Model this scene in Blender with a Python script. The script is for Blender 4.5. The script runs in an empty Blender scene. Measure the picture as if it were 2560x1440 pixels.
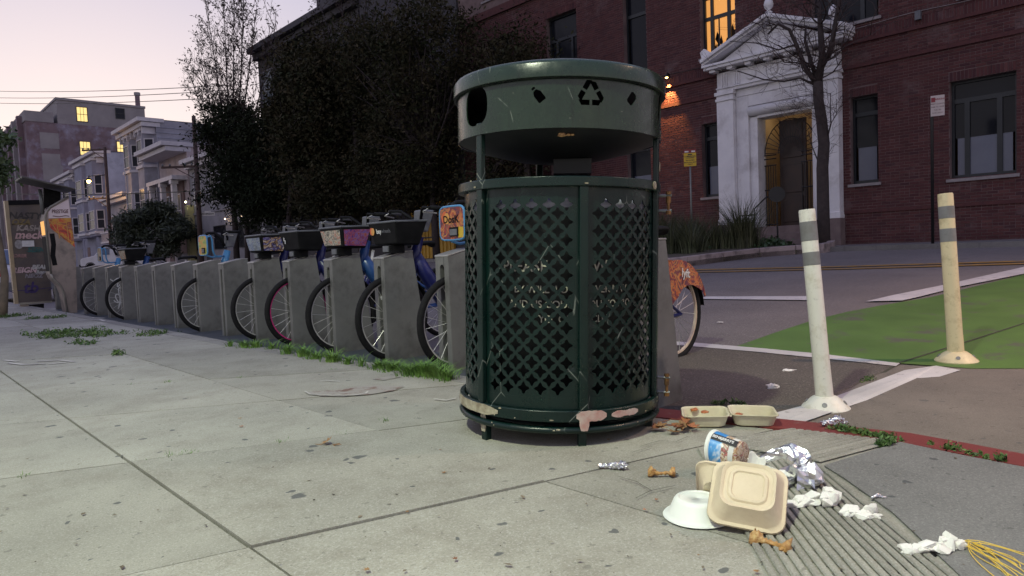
import bpy, bmesh, math, random
import numpy as np
from mathutils import Vector, Matrix, noise
from mathutils.geometry import delaunay_2d_cdt, tessellate_polygon
sc = bpy.context.scene
COL = sc.collection
rad = math.radians
# ------------------------------------------------------------------ camera
EYE = 0.72; FPX = 1725.0
YAW, PIT, ROL = rad(43.0), rad(-3.1), rad(2.3)
FW = Vector((math.sin(YAW)*math.cos(PIT), math.cos(YAW)*math.cos(PIT), math.sin(PIT)))
_r = Vector((math.cos(YAW), -math.sin(YAW), 0)); _u = _r.cross(FW)
RT = _r*math.cos(ROL)-_u*math.sin(ROL); UP = _r*math.sin(ROL)+_u*math.cos(ROL)
CAM = Vector((0, 0, EYE))
cd = bpy.data.cameras.new('camera'); cam = bpy.data.objects.new('camera', cd); COL.objects.link(cam)
cam.matrix_world = Matrix(((RT.x, UP.x, -FW.x, 0), (RT.y, UP.y, -FW.y, 0), (RT.z, UP.z, -FW.z, EYE), (0, 0, 0, 1)))
cd.sensor_width = 36; cd.lens = 36*FPX/2560; cd.clip_start = .05; cd.clip_end = 3000
sc.camera = cam
# ------------------------------------------------------------------ sky: dusk after sunset, glow low behind the far houses
SUN_AZ = rad(12)          # from +Y towards +X
W = bpy.data.worlds.new('World'); sc.world = W; W.use_nodes = True
nt = W.node_tree; nt.nodes.clear()
N = nt.nodes.new; L = nt.links.new
out = N('ShaderNodeOutputWorld'); bg = N('ShaderNodeBackground'); L(bg.outputs[0], out.inputs[0])
sky = N('ShaderNodeTexSky'); sky.sky_type = 'NISHITA'; sky.sun_disc = False
sky.sun_elevation = rad(1.0); sky.sun_rotation = SUN_AZ; sky.air_density = 1.0; sky.dust_density = 2.0; sky.ozone_density = 3.0
tc = N('ShaderNodeTexCoord'); sep = N('ShaderNodeSeparateXYZ'); L(tc.outputs['Generated'], sep.inputs[0])
ramp = N('ShaderNodeValToRGB'); L(sep.outputs[2], ramp.inputs[0])
cr = ramp.color_ramp
cr.elements[0].position = 0.0; cr.elements[0].color = (.84, .76, .71, 1)
cr.elements[1].position = 1.0; cr.elements[1].color = (.31, .34, .66, 1)
e = cr.elements.new(.16); e.color = (.78, .73, .78, 1)
e = cr.elements.new(.38); e.color = (.57, .55, .71, 1)
vm = N('ShaderNodeVectorMath'); vm.operation = 'DOT_PRODUCT'; L(tc.outputs['Generated'], vm.inputs[0])
vm.inputs[1].default_value = (math.sin(SUN_AZ), math.cos(SUN_AZ), .09)
pw = N('ShaderNodeMath'); pw.operation = 'POWER'; pw.use_clamp = True; L(vm.outputs['Value'], pw.inputs[0]); pw.inputs[1].default_value = 22
glow = N('ShaderNodeMix'); glow.data_type = 'RGBA'; glow.blend_type = 'ADD'
L(pw.outputs[0], glow.inputs[0]); L(ramp.outputs[0], glow.inputs[6]); glow.inputs[7].default_value = (.32, .21, .10, 1)
nsm = N('ShaderNodeMix'); nsm.data_type = 'RGBA'; nsm.blend_type = 'ADD'; nsm.inputs[0].default_value = .03
L(glow.outputs[2], nsm.inputs[6]); L(sky.outputs[0], nsm.inputs[7])
L(nsm.outputs[2], bg.inputs[0]); bg.inputs[1].default_value = .95
sd = bpy.data.lights.new('sun', 'SUN'); sd.energy = .12; sd.angle = rad(20); sd.color = (1, .72, .55)
so = bpy.data.objects.new('sun', sd); COL.objects.link(so)
so.rotation_euler = Vector((-math.sin(SUN_AZ), -math.cos(SUN_AZ), -math.sin(rad(3)))).to_track_quat('-Z', 'Y').to_euler()
so.location = (0, 0, 30)
vs = sc.view_settings; vs.view_transform = 'Standard'; vs.look = 'None'; vs.gamma = 1; vs.exposure = 0; vs.use_curve_mapping = False
# ------------------------------------------------------------------ measuring: a direction seen from the camera meets a real plane
SL = .047
def zr(x): return -.12+SL*max(0., x-4)
def ray(px, py): return FW+RT*((px-1280)/FPX)-UP*((py-720)/FPX)
def on_z(px, py, z=0.):
    d = ray(px, py); return CAM+d*((z-CAM.z)/d.z)
def on_x(px, py, x):
    d = ray(px, py); return CAM+d*((x-CAM.x)/d.x)
def on_y(px, py, y):
    d = ray(px, py); return CAM+d*((y-CAM.y)/d.y)
def on_road(px, py, off=0.):
    a = on_z(px, py, -.12+off)
    if a.x > 0 and (a-CAM).dot(FW) > 0 and a.x <= 4: return a
    d = ray(px, py)                      # z = -.12 + SL(x-4) + off
    t = (-.12+off-SL*4-CAM.z+SL*CAM.x)/(d.z-SL*d.x); return CAM+d*t
def at_d(px, py, depth): return CAM+ray(px, py)*depth
# ------------------------------------------------------------------ mesh helpers
class MB:
    def __init__(s): s.v = []; s.f = []; s.m = []; s.cm = 0
    def add(s, vs, fs):
        o = len(s.v); s.v += [tuple(v) for v in vs]
        for f in fs: s.f.append(tuple(i+o for i in f)); s.m.append(s.cm)
        return s
    def box(s, x0, x1, y0, y1, z0, z1, M=None):
        vs = [Vector((x, y, z)) for x in (x0, x1) for y in (y0, y1) for z in (z0, z1)]
        if M: vs = [M @ v for v in vs]
        return s.add(vs, [(0, 1, 3, 2), (4, 6, 7, 5), (0, 4, 5, 1), (2, 3, 7, 6), (0, 2, 6, 4), (1, 5, 7, 3)])
    def poly(s, pts): return s.add(pts, [tuple(range(len(pts)))])
    def prism(s, pts, d):
        n = len(pts); d = Vector(d); a = [Vector(p) for p in pts]
        fs = [tuple(range(n-1, -1, -1)), tuple(range(n, 2*n))]
        fs += [(i, (i+1) % n, n+(i+1) % n, n+i) for i in range(n)]
        return s.add(a+[p+d for p in a], fs)
    def tube(s, pts, r, n=8, cap=True, closed=False):
        P = [Vector(p) for p in pts]; K = len(P)
        if not hasattr(r, '__len__'): r = [r]*K
        up = None; vs = []
        for i, p in enumerate(P):
            a = P[i-1] if (i or closed) else P[i]; b = P[(i+1) % K] if (i < K-1 or closed) else P[i]
            t = (b-a)
            if t.length < 1e-9: t = Vector((0, 0, 1))
            t.normalize()
            if up is None: up = t.orthogonal().normalized()
            up = (up-t*up.dot(t))
            if up.length < 1e-6: up = t.orthogonal()
            up.normalize(); w = t.cross(up)
            for k in range(n):
                an = 2*math.pi*k/n; vs.append(p+(up*math.cos(an)+w*math.sin(an))*r[i])
        fs = []
        for i in range(K if closed else K-1):
            j = (i+1) % K
            for k in range(n): fs.append((i*n+k, i*n+(k+1) % n, j*n+(k+1) % n, j*n+k))
        if cap and not closed: fs.append(tuple(range(n-1, -1, -1))); fs.append(tuple((K-1)*n+k for k in range(n)))
        return s.add(vs, fs)
    def lathe(s, prof, n=32, c=(0, 0, 0), a0=0, a1=2*math.pi, M=None):
        full = abs(a1-a0-2*math.pi) < 1e-6; m = n if full else n+1; c = Vector(c); vs = []
        for r, z in prof:
            for k in range(m):
                a = a0+(a1-a0)*k/n; v = Vector((r*math.cos(a), r*math.sin(a), z))
                vs.append((M @ v if M else v)+c)
        fs = []
        for i in range(len(prof)-1):
            for k in range(n):
                k2 = (k+1) % m; fs.append((i*m+k, i*m+k2, (i+1)*m+k2, (i+1)*m+k))
        return s.add(vs, fs)
    def build(s, name, mat, parent=None, smooth=False, fix=False, weld=0):
        me = bpy.data.meshes.new(name); me.from_pydata(s.v, [], s.f)
        for m in (mat if isinstance(mat, (list, tuple)) else [mat]): me.materials.append(m)
        if isinstance(mat, (list, tuple)): me.polygons.foreach_set('material_index', s.m)
        if fix or weld:
            b = bmesh.new(); b.from_mesh(me)
            if weld: bmesh.ops.remove_doubles(b, verts=b.verts, dist=weld)
            bmesh.ops.recalc_face_normals(b, faces=b.faces); b.to_mesh(me); b.free()
        if smooth: me.shade_smooth(); 
        if smooth == 2: me.set_sharp_from_angle(angle=rad(38))
        o = bpy.data.objects.new(name, me); COL.objects.link(o)
        if parent: o.parent = parent
        return o
def bx(name, mat, parent, x0, x1, y0, y1, z0, z1, bev=0, M=None):
    b = MB().box(min(x0, x1), max(x0, x1), min(y0, y1), max(y0, y1), min(z0, z1), max(z0, z1), M).build(name, mat, parent)
    if bev: bevel(b, bev)
    return b
def bevel(o, w, seg=2):
    m = o.modifiers.new('bevel', 'BEVEL'); m.width = w; m.segments = seg; m.limit_method = 'ANGLE'; m.angle_limit = rad(40); return o
def solid(o, t, off=0):
    m = o.modifiers.new('solid', 'SOLIDIFY'); m.thickness = t; m.offset = off; return o
def tag(o, label=None, cat=None, group=None, kind=None):
    for k, v in (('label', label), ('category', cat), ('group', group), ('kind', kind)):
        if v: o[k] = v
    return o
def thing(name, label, cat, loc=(0, 0, 0), rz=0, group=None):
    o = bpy.data.objects.new(name, None); COL.objects.link(o); o.location = loc; o.rotation_euler = (0, 0, rz); o.empty_display_size = .1
    return tag(o, label, cat, group)
def struct(o, label=None): return tag(o, label, kind='structure')
def copy_tree(o, parent=None):
    c = o.copy(); COL.objects.link(c)
    if parent: c.parent = parent
    for ch in list(o.children): copy_tree(ch, c)
    return c
def text_mesh(s, size, bold=0, align='CENTER', shear=0):
    cu = bpy.data.curves.new('t', 'FONT'); cu.body = s; cu.size = size; cu.align_x = align; cu.align_y = 'CENTER'; cu.offset = bold; cu.shear = shear; cu.resolution_u = 3
    o = bpy.data.objects.new('t', cu); COL.objects.link(o)
    dg = bpy.context.evaluated_depsgraph_get(); me = bpy.data.meshes.new_from_object(o.evaluated_get(dg))
    v = [tuple(x.co) for x in me.vertices]; f = [tuple(p.vertices) for p in me.polygons]
    bpy.data.objects.remove(o); bpy.data.curves.remove(cu); bpy.data.meshes.remove(me)
    return v, f
def text_on(mb, s, size, org, ux, uy, bold=0, align='CENTER', shear=0):
    v, f = text_mesh(s, size, bold, align, shear); org = Vector(org); ux = Vector(ux); uy = Vector(uy)
    return mb.add([org+ux*a+uy*b for a, b, _ in v], f)
def ribbon(mb, pts, w, org, ux, uy):
    org = Vector(org); ux = Vector(ux); uy = Vector(uy); n = len(pts); vs = []
    for i in range(n):
        a = Vector(pts[max(0, i-1)]); b = Vector(pts[min(n-1, i+1)]); t = (b-a); t = t.normalized() if t.length > 0 else Vector((1, 0))
        nn = Vector((-t.y, t.x))*w/2; p = Vector(pts[i])
        for q in (p+nn, p-nn): vs.append(org+ux*q.x+uy*q.y)
    return mb.add(vs, [(2*i, 2*i+1, 2*i+3, 2*i+2) for i in range(n-1)])
def scribble(rng, n, w, h, loops=3):
    ph = rng.random()*6; a = rng.uniform(.6, 1.4)
    return [(w*(i/n-.5)+.18*w*math.sin(loops*2*math.pi*i/n*a+ph), h*.5*math.sin(loops*1.7*math.pi*i/n+ph*2)*(.6+.4*math.sin(5*i/n+ph))) for i in range(n+1)]
# ------------------------------------------------------------------ materials
MATS = {}
def newmat(name):
    m = bpy.data.materials.new(name); m.use_nodes = True; MATS[name] = m
    n = m.node_tree; b = n.nodes['Principled BSDF']; return m, n, b
def nn(t, k, **kw):
    x = t.nodes.new(k)
    for a, v in kw.items(): setattr(x, a, v)
    return x
def coords(t, world=False):
    if world: return nn(t, 'ShaderNodeNewGeometry').outputs['Position']
    return nn(t, 'ShaderNodeTexCoord').outputs['Object']
def noise_n(t, co, scale, detail=4, rough=.55, dist=0):
    x = nn(t, 'ShaderNodeTexNoise'); x.inputs['Scale'].default_value = scale; x.inputs['Detail'].default_value = detail; x.inputs['Roughness'].default_value = rough; x.inputs['Distortion'].default_value = dist
    t.links.new(co, x.inputs['Vector']); return x.outputs['Fac']
def step(t, v, a, b):
    x = nn(t, 'ShaderNodeMapRange'); x.inputs[1].default_value = a; x.inputs[2].default_value = b; t.links.new(v, x.inputs[0]); return x.outputs[0]
def mixc(t, f, a, b, mode='MIX'):
    x = nn(t, 'ShaderNodeMix', data_type='RGBA', blend_type=mode)
    for i, v in ((0, f), (6, a), (7, b)):
        if hasattr(v, 'links'): t.links.new(v, x.inputs[i])
        elif i == 0: x.inputs[0].default_value = v
        else: x.inputs[i].default_value = tuple(v)+(1,)
    return x.outputs[2]
def mth(t, op, a, b=None):
    x = nn(t, 'ShaderNodeMath', operation=op)
    for i, v in ((0, a), (1, b)):
        if v is None: continue
        if hasattr(v, 'links'): t.links.new(v, x.inputs[i])
        else: x.inputs[i].default_value = v
    return x.outputs[0]
def bump(t, b, h, strength=.3, dist=.01):
    x = nn(t, 'ShaderNodeBump'); x.inputs['Strength'].default_value = strength; x.inputs['Distance'].default_value = dist
    t.links.new(h, x.inputs['Height']); t.links.new(x.outputs[0], b.inputs['Normal'])
def pm(name, c1, c2=None, scale=8, rough=.6, metal=0, bmp=0, bscale=None, world=False, rand=0, spec=None, lo=.35, hi=.65, dirt=None, dscale=2, rvar=.0, bdist=.01):
    m, t, b = newmat(name); co = coords(t, world); c2 = c2 or tuple(x*.75 for x in c1)
    n1 = noise_n(t, co, scale); col = mixc(t, step(t, n1, lo, hi), c1, c2)
    if dirt: col = mixc(t, step(t, noise_n(t, co, dscale, 6, .65), .5, .72), col, dirt)
    if rand:
        oi = nn(t, 'ShaderNodeObjectInfo'); gi = nn(t, 'ShaderNodeNewGeometry')
        r = mth(t, 'FRACT', mth(t, 'ADD', oi.outputs['Random'], gi.outputs['Random Per Island']))
        hsv = nn(t, 'ShaderNodeHueSaturation'); t.links.new(col, hsv.inputs['Color']); t.links.new(step(t, r, 0, 1), hsv.inputs['Value'])
        mr = hsv.inputs['Value'].links[0].from_node; mr.inputs[3].default_value = 1-rand; mr.inputs[4].default_value = 1+rand
        col = hsv.outputs[0]
    t.links.new(col, b.inputs['Base Color']); b.inputs['Metallic'].default_value = metal
    if rvar:
        x = step(t, n1, .2, .8); x.node.inputs[3].default_value = rough-rvar; x.node.inputs[4].default_value = rough+rvar; t.links.new(x, b.inputs['Roughness'])
    else: b.inputs['Roughness'].default_value = rough
    if spec is not None: b.inputs['Specular IOR Level'].default_value = spec
    if bmp: bump(t, b, noise_n(t, co, bscale or scale*6, 5), bmp, bdist)
    return m
def emit(name, c, s):
    m, t, b = newmat(name); b.inputs['Base Color'].default_value = tuple(c)+(1,); b.inputs['Emission Color'].default_value = tuple(c)+(1,); b.inputs['Emission Strength'].default_value = s; return m
def glass(name, c, rough=.05):
    m, t, b = newmat(name); b.inputs['Base Color'].default_value = tuple(c)+(1,); b.inputs['Roughness'].default_value = rough; b.inputs['Specular IOR Level'].default_value = .6; return m
def _concrete(name, base, dark, gum=.8, stain=.5, light=(.5, .5, .46), sc_=1):
    m, t, b = newmat(name); co = coords(t, True)
    c = mixc(t, step(t, noise_n(t, co, 1.3*sc_, 5, .6), .35, .68), base, tuple(x*.72 for x in base))
    c = mixc(t, mth(t, 'MULTIPLY', step(t, noise_n(t, co, 3.2*sc_, 7, .72), .47, .74), stain), c, dark)
    f = noise_n(t, co, 160*sc_, 3, .7); c = mixc(t, mth(t, 'MULTIPLY', step(t, f, .50, .68), .55), c, light)
    c = mixc(t, mth(t, 'MULTIPLY', step(t, noise_n(t, co, 210*sc_, 2, .6), .56, .7), .6), c, tuple(x*.45 for x in base))
    c = mixc(t, mth(t, 'MULTIPLY', step(t, noise_n(t, co, 42*sc_, 5, .7), .57, .72), .42), c, tuple(x*.5 for x in base))
    f2 = noise_n(t, co, 30*sc_, 2, .5); c = mixc(t, mth(t, 'MULTIPLY', step(t, f2, .68, .71), .55), c, tuple(x*.4 for x in base))
    if gum:
        for s_, th, k in ((3.1, .085, .52), (7.3, .11, .68)):
            v = nn(t, 'ShaderNodeTexVoronoi', voronoi_dimensions='2D'); v.inputs['Scale'].default_value = s_*sc_
            wob = nn(t, 'ShaderNodeVectorMath', operation='MULTIPLY_ADD'); ns = nn(t, 'ShaderNodeTexNoise'); ns.inputs['Scale'].default_value = 22; t.links.new(co, ns.inputs['Vector'])
            t.links.new(ns.outputs['Color'], wob.inputs[0]); wob.inputs[1].default_value = (.05, .05, 0); t.links.new(co, wob.inputs[2])
            t.links.new(wob.outputs[0], v.inputs['Vector'])
            sx = nn(t, 'ShaderNodeSeparateColor'); t.links.new(v.outputs['Color'], sx.inputs[0])
            r = mth(t, 'MULTIPLY', step(t, sx.outputs[0], k, 1), th)
            g = step(t, mth(t, 'SUBTRACT', v.outputs['Distance'], r), .012, -.008)
            c = mixc(t, mth(t, 'MULTIPLY', g, gum), c, (.075, .08, .085))
    oi = nn(t, 'ShaderNodeObjectInfo'); hs = nn(t, 'ShaderNodeHueSaturation'); vv = step(t, oi.outputs['Random'], 0, 1); vv.node.inputs[3].default_value = .86; vv.node.inputs[4].default_value = 1.08; t.links.new(vv, hs.inputs['Value']); t.links.new(c, hs.inputs['Color']); c = hs.outputs[0]
    t.links.new(c, b.inputs['Base Color']); b.inputs['Roughness'].default_value = .82; b.inputs['Specular IOR Level'].default_value = .25
    bump(t, b, noise_n(t, co, 120*sc_, 5, .7), .35, .003); return m
# ================================================================== materials
CONC = _concrete('concrete', (.37, .36, .30), (.17, .15, .115), stain=.62)
CONC2 = _concrete('concrete_ramp', (.225, .225, .215), (.12, .12, .115), light=(.37, .37, .35))
RIDGE = _concrete('concrete_ridged', (.33, .32, .27), (.12, .115, .10), gum=0, stain=.7)
GUTTER = _concrete('concrete_gutter', (.21, .185, .155), (.10, .09, .08), gum=.5, light=(.30, .27, .23))
FARCONC = _concrete('concrete_far', (.20, .19, .18), (.10, .09, .09), gum=.3)
JOINT = pm('joint_dirt', (.035, .035, .022), (.07, .07, .05), 30, .95, world=True)
CURBM = _concrete('curb_stone_grey', (.28, .27, .24), (.12, .11, .10), gum=0)
def _paint(name, col, under, wear=.55, scale=9, rough=.6):
    m, t, b = newmat(name); co = coords(t, True)
    f = step(t, noise_n(t, co, scale, 8, .72), wear, wear+.1)
    c = mixc(t, step(t, noise_n(t, co, 2.2, 4), .3, .7), col, tuple(x*.72 for x in col))
    c = mixc(t, mth(t, 'MULTIPLY', step(t, noise_n(t, co, 150, 3, .7), .5, .7), .35), c, tuple(x*.5 for x in col))
    c = mixc(t, f, c, under); t.links.new(c, b.inputs['Base Color']); b.inputs['Roughness'].default_value = rough
    bump(t, b, noise_n(t, co, 110, 4, .7), .3, .003); return m
WHITE_LINE = _paint('paint_white_line', (.62, .60, .58), (.13, .125, .125), .60)
YELLOW_LINE = _paint('paint_yellow_line', (.42, .24, .05), (.14, .13, .13), .52)
GREEN_LANE = _paint('paint_green_lane', (.10, .195, .038), (.10, .11, .07), .54, 2.6)
RED_CURB = _paint('paint_red_curb', (.20, .035, .03), (.20, .12, .10), .60, 14)
def _asphalt(name, base, light):
    m, t, b = newmat(name); co = coords(t, True)
    c = mixc(t, step(t, noise_n(t, co, .7, 5, .6), .3, .7), base, tuple(x*.72 for x in base))
    c = mixc(t, mth(t, 'MULTIPLY', step(t, noise_n(t, co, 75, 4, .8), .52, .66), .8), c, light)
    c = mixc(t, mth(t, 'MULTIPLY', step(t, noise_n(t, co, 90, 3, .75), .54, .66), .7), c, tuple(x*.4 for x in base))
    c = mixc(t, mth(t, 'MULTIPLY', step(t, noise_n(t, co, 5, 6, .7), .55, .75), .45), c, tuple(x*.45 for x in base))
    t.links.new(c, b.inputs['Base Color']); b.inputs['Roughness'].default_value = .85; b.inputs['Specular IOR Level'].default_value = .3
    bump(t, b, noise_n(t, co, 120, 4, .75), .6, .006); return m
ASPH = _asphalt('asphalt', (.185, .165, .155), (.38, .35, .33))
ASPH2 = _asphalt('asphalt_bay', (.12, .105, .09), (.26, .23, .20))
EARTH = pm('earth', (.10, .085, .06), (.06, .05, .035), 12, .95, bmp=.5, world=True)
GRASSM = pm('grass_blades', (.085, .19, .03), (.15, .26, .05), 9, .6, rand=.35)
WEEDM = pm('weed_leaves', (.045, .105, .025), (.10, .16, .035), 9, .6, rand=.4)
# ================================================================== ground, road, pavements
g = MB().poly([(-900, -900, -.5), (900, -900, -.5), (900, 900, -.5), (-900, 900, -.5)]).build('ground', EARTH); struct(g)
rd = MB()
xs = [1.9, 4, 10, 19, 60, 140]; ys = [-60, -6, 3, 8, 20, 60, 160, 400]
for i in range(len(xs)-1):
    for j in range(len(ys)-1): rd.add([(xs[i], ys[j], zr(xs[i])), (xs[i+1], ys[j], zr(xs[i+1])), (xs[i+1], ys[j+1], zr(xs[i+1])), (xs[i], ys[j+1], zr(xs[i]))], [(0, 1, 2, 3)])
road = rd.build('road', ASPH, weld=.001); struct(road)
def road_patch(name, mat, pix, off, parent=None, sub=1):
    P = [on_road(x, y, off) for x, y in pix]
    o = MB().poly(P).build(name, mat, parent or road)
    return o
road_patch('asphalt_bay', ASPH2, [(1500, 850), (1720, 857), (2030, 884), (2250, 908), (2040, 1012), (1930, 1056), (1640, 1030), (1400, 1010)], .004)
road_patch('gutter_concrete', GUTTER, [(1935, 1056), (2045, 1010), (2235, 912), (2400, 919), (2800, 916), (2900, 1230), (2560, 1139), (2300, 1094), (2100, 1064)], .004)
road_patch('green_bike_lane', GREEN_LANE, [(1840, 866), (1930, 834), (2030, 801), (2115, 780), (2200, 764), (2330, 742), (2560, 686), (2760, 640), (2900, 640), (2900, 921), (2430, 921), (2250, 908), (2050, 886)], .008)
road_patch('white_marking', WHITE_LINE, [(1500, 846), (1720, 855), (1900, 870), (2050, 884), (2160, 897), (2250, 908), (2240, 915), (2150, 905), (2030, 893), (1890, 879), (1715, 864), (1500, 853)], .012)
road_patch('white_marking', WHITE_LINE, [(1884, 1046), (2075, 996), (2262, 925), (2340, 914), (2402, 925), (2250, 972), (2080, 1030), (2000, 1058), (1950, 1054)], .012)
road_patch('white_marking', WHITE_LINE, [(2165, 753), (2235, 737), (2350, 714), (2560, 667), (2760, 615), (2760, 634), (2560, 684), (2400, 716), (2300, 741), (2255, 751)], .016)
road_patch('white_marking', WHITE_LINE, [(1742, 747), (1765, 741), (2020, 740), (2020, 750)], .012)
road_patch('yellow_marking', YELLOW_LINE, [(1400, 687), (1745, 673), (2100, 665), (2560, 651), (2900, 637), (2900, 641), (2560, 654), (2100, 667.5), (1745, 675.5), (1400, 690)], .012)
road_patch('yellow_marking', YELLOW_LINE, [(1400, 693), (1745, 679), (2100, 671), (2560, 657), (2900, 644), (2900, 648), (2560, 660), (2100, 673), (1745, 681), (1400, 697)], .012)
# ---- near pavement: slabs over a bed, joints follow the corner fan
CURB = [(-12, .7), (-6, 1.6), (-2, 2.3), (-.8, 2.40), (0, 2.45), (.46, 2.53), (.64, 2.56), (.83, 2.585), (1.0, 2.55), (1.26, 2.5), (1.7, 2.36), (3.09, 2.37), (4.7, 2.28), (6, 2.22), (9, 2.22), (13, 2.22), (60, 2.22)]
def cx(y):
    for (a, xa), (b, xb) in zip(CURB, CURB[1:]):
        if a <= y <= b: return xa+(xb-xa)*(y-a)/(b-a)
    return CURB[-1][1]
bed = MB(); bed.poly([(-14, -12, -.014), (2.0, -12, -.014)] + [(cx(y)-.02, y, -.014) for y in np.linspace(-11.9, 59, 160)] + [(-14, 59, -.014)])
walk = bed.build('pavement', JOINT); struct(walk)
BL = [(-9, -.1), (-6.8, -.1), (-4.6, -.1), (-2.5, -.12), (-1.2, -.15), (-.15, -.18), (.85, -.22), (1.89, -.265), (3.08, -.415), (4.24, -.56), (5.47, -.72), (7.3, -.66), (8.7, -.62), (10.2, -.6), (11.6, -.55), (13.2, -.5), (15, -.4), (17.5, -.3), (20, -.2), (24, -.1), (28, 0), (36, 0), (46, 0)]
AL = [-8.2, -5.4, -3.4, -1.9, -.62, .66, 1.5, None]
rng = random.Random(4)
G = .0046
for i in range(len(BL)-1):
    (c0, m0), (c1, m1) = BL[i], BL[i+1]
    for k in range(len(AL)-1):
        xa, xb = AL[k], AL[k+1]
        gx_ = G if k else G
        def lo(x): return c0+m0*x+G
        def hi(x): return c1+m1*x-G
        if xb is not None:
            ga = .005 if k == 5 else .0028; gb = .005 if k == 4 else .0028
            pts = [(xa+ga, lo(xa)), (xb-gb, lo(xb)), (xb-gb, hi(xb)), (xa+ga, hi(xa))]
        else:
            y0 = lo(2.3); y1 = hi(2.3); x0 = cx(y0)-.006; x1 = cx(y1)-.006
            pts = [(xa+.0028, lo(xa)), (x0, lo(x0))]+[(cx(y)-.006, y) for y in np.linspace(y0, y1, 8)[1:-1]]+[(x1, hi(x1)), (xa+.0028, hi(xa))]
        if k == 0: pass
        dz = rng.uniform(-.0025, .0025)
        MB().prism([(x, y, -.03) for x, y in pts], (0, 0, .03+dz)).build('paving_slab', CONC, walk)
# ---- kerb stones
def kerb_run(ya, yb, stepy, mat, name, parent, zt=.0, w=.14, grow=0):
    y = ya
    while y < yb-.01:
        y2 = min(y+stepy, yb); mb = MB(); ts = np.linspace(y+.003, y2-.003, 5); inn = [Vector((cx(t), t, 0)) for t in ts]
        o2 = [Vector((cx(t)+w, t+(.05 if 1 < t < 1.8 else 0), 0)) for t in ts]
        pl = inn+o2[::-1]; mb.prism([(p.x, p.y, -.2) for p in pl], (0, 0, .2+zt+random.Random(int(y*91)).uniform(-.002, .002)))
        o = mb.build(name, mat, parent); y = y2
kerb = MB().poly([(cx(y), y, -.016) for y in np.linspace(-10, 59, 80)]+[(cx(y)+.12, y, -.016) for y in np.linspace(59, -10, 80)]).build('kerb', JOINT); struct(kerb)
kerb_run(-8, 1.72, .62, RED_CURB, 'red_kerb_stone', kerb, .002)
kerb_run(1.72, 30, 1.2, CURBM, 'kerb_stone', kerb, .0)
# ---- corner ramp: darker panel with a border of raised ridges
rampo = MB().prism([tuple(on_z(*p)) for p in [(2250, 1107), (2060, 1166), (2110, 1197), (2230, 1282), (2400, 1442), (2600, 1700), (3000, 1300), (2570, 1172), (2400, 1139)]], (0, 0, .004)).build('corner_ramp', CONC2); struct(rampo)
def ridges(a, b, c, d, n, name='ramp_ridge'):
    # a-b outer edge, d-c inner edge; ridges run along a->b
    a, b, c, d = [Vector(p) for p in (a, b, c, d)]
    for k in range(n):
        t0 = (k+.06)/n; t1 = (k+.86)/n
        p = [a.lerp(d, t0), b.lerp(c, t0), b.lerp(c, t1), a.lerp(d, t1)]; h = Vector((0, 0, .0038))
        sh = [p[0].lerp(p[3], .18), p[1].lerp(p[2], .18), p[1].lerp(p[2], .82), p[0].lerp(p[3], .82)]
        MB().add(p+[q+h for q in sh], [(4, 5, 6, 7), (0, 1, 5, 4), (1, 2, 6, 5), (2, 3, 7, 6), (3, 0, 4, 7)]).build(name, RIDGE, rampo)
z3 = Vector((0, 0, .003))
A = on_z(1742, 1122)+z3; Bq = on_z(1920, 1440)+z3; Bq = Bq+(Bq-A)*1.3
Dq = on_z(2056, 1165)+z3; Cq = on_z(2396, 1442)+z3; Cq = Cq+(Cq-Dq)*1.3
ridges(A, Bq, Cq, Dq, 17)
E1 = on_z(1765, 1106)+z3; E2 = on_z(1970, 1073)+z3; E3 = on_z(2246, 1106)+z3; E4 = on_z(2054, 1158)+z3
ridges(E1.lerp(E4, .02), E2.lerp(E3, .02), E3, E4, 13)
# ---- far pavement and its kerb
fw = MB()
for ya, yb in ((-40, 400),):
    fw.prism([(15.45, ya, zr(15.45)-.1), (40, ya, .2), (40, yb, .2), (15.45, yb, zr(15.45)-.1)], (0, 0, 0))
FZ = zr(15.45)+.10   # top of the far pavement
farw = MB().box(15.62, 60, -40, 300, 0, FZ).build('far_pavement', FARCONC); struct(farw)
for y in np.arange(-6, 40, 2.0): bx('far_kerb_stone', FARCONC, farw, 15.45, 15.616, y+.004, y+1.996, .2, FZ+.004)
for y in np.arange(40, 200, 20.0): bx('far_kerb_stone', FARCONC, farw, 15.45, 15.616, y+.004, y+19.996, .2, FZ+.004)
# ================================================================== street lamps standing behind the photographer and across the corner
POLE = pm('lamp_pole_metal', (.22, .23, .22), (.16, .17, .16), 6, .5, .6)
def street_lamp(label, base, head, colour, watts, angle, arm_z):
    t = thing('street_lamp', label, 'street lamp', base, 0, 'street lamps over the corner')
    h = Vector(head)-Vector(base)
    MB().lathe([(.0, 0), (.2, 0), (.2, .05), (.13, .3), (.085, .4), (.06, h.z+.2), (0, h.z+.2)], 14).build('pole', POLE, t, True)
    MB().tube([(0, 0, h.z-.3), (h.x*.5, h.y*.5, h.z+.12), (h.x*.92, h.y*.92, h.z+.1)], .035, 8).build('arm', POLE, t, True)
    hd = MB().lathe([(0, .12), (.16, .11), (.22, .05), (.23, 0), (.17, 0), (.17, .03), (0, .03)], 18, h).build('lamp_head', POLE, t, True)
    MB().lathe([(0, .015), (.165, .015)], 18, h).build('lens', emit('lamp_lens_'+label[:5], colour, 20), t)
    l = bpy.data.lights.new('lamp_light', 'SPOT'); l.energy = watts; l.color = colour; l.spot_size = rad(angle); l.spot_blend = .8; l.shadow_soft_size = .12
    o = bpy.data.objects.new('lamp_light', l); COL.objects.link(o); o.parent = t; o.location = h-Vector((0, 0, .03))
    return t
street_lamp('tall street lamp with cool white light behind the near pavement', (-3.4, .2, 0), (-2.0, .9, 6.2), (.92, 1.0, .74), 1950, 150, 6)
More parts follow.
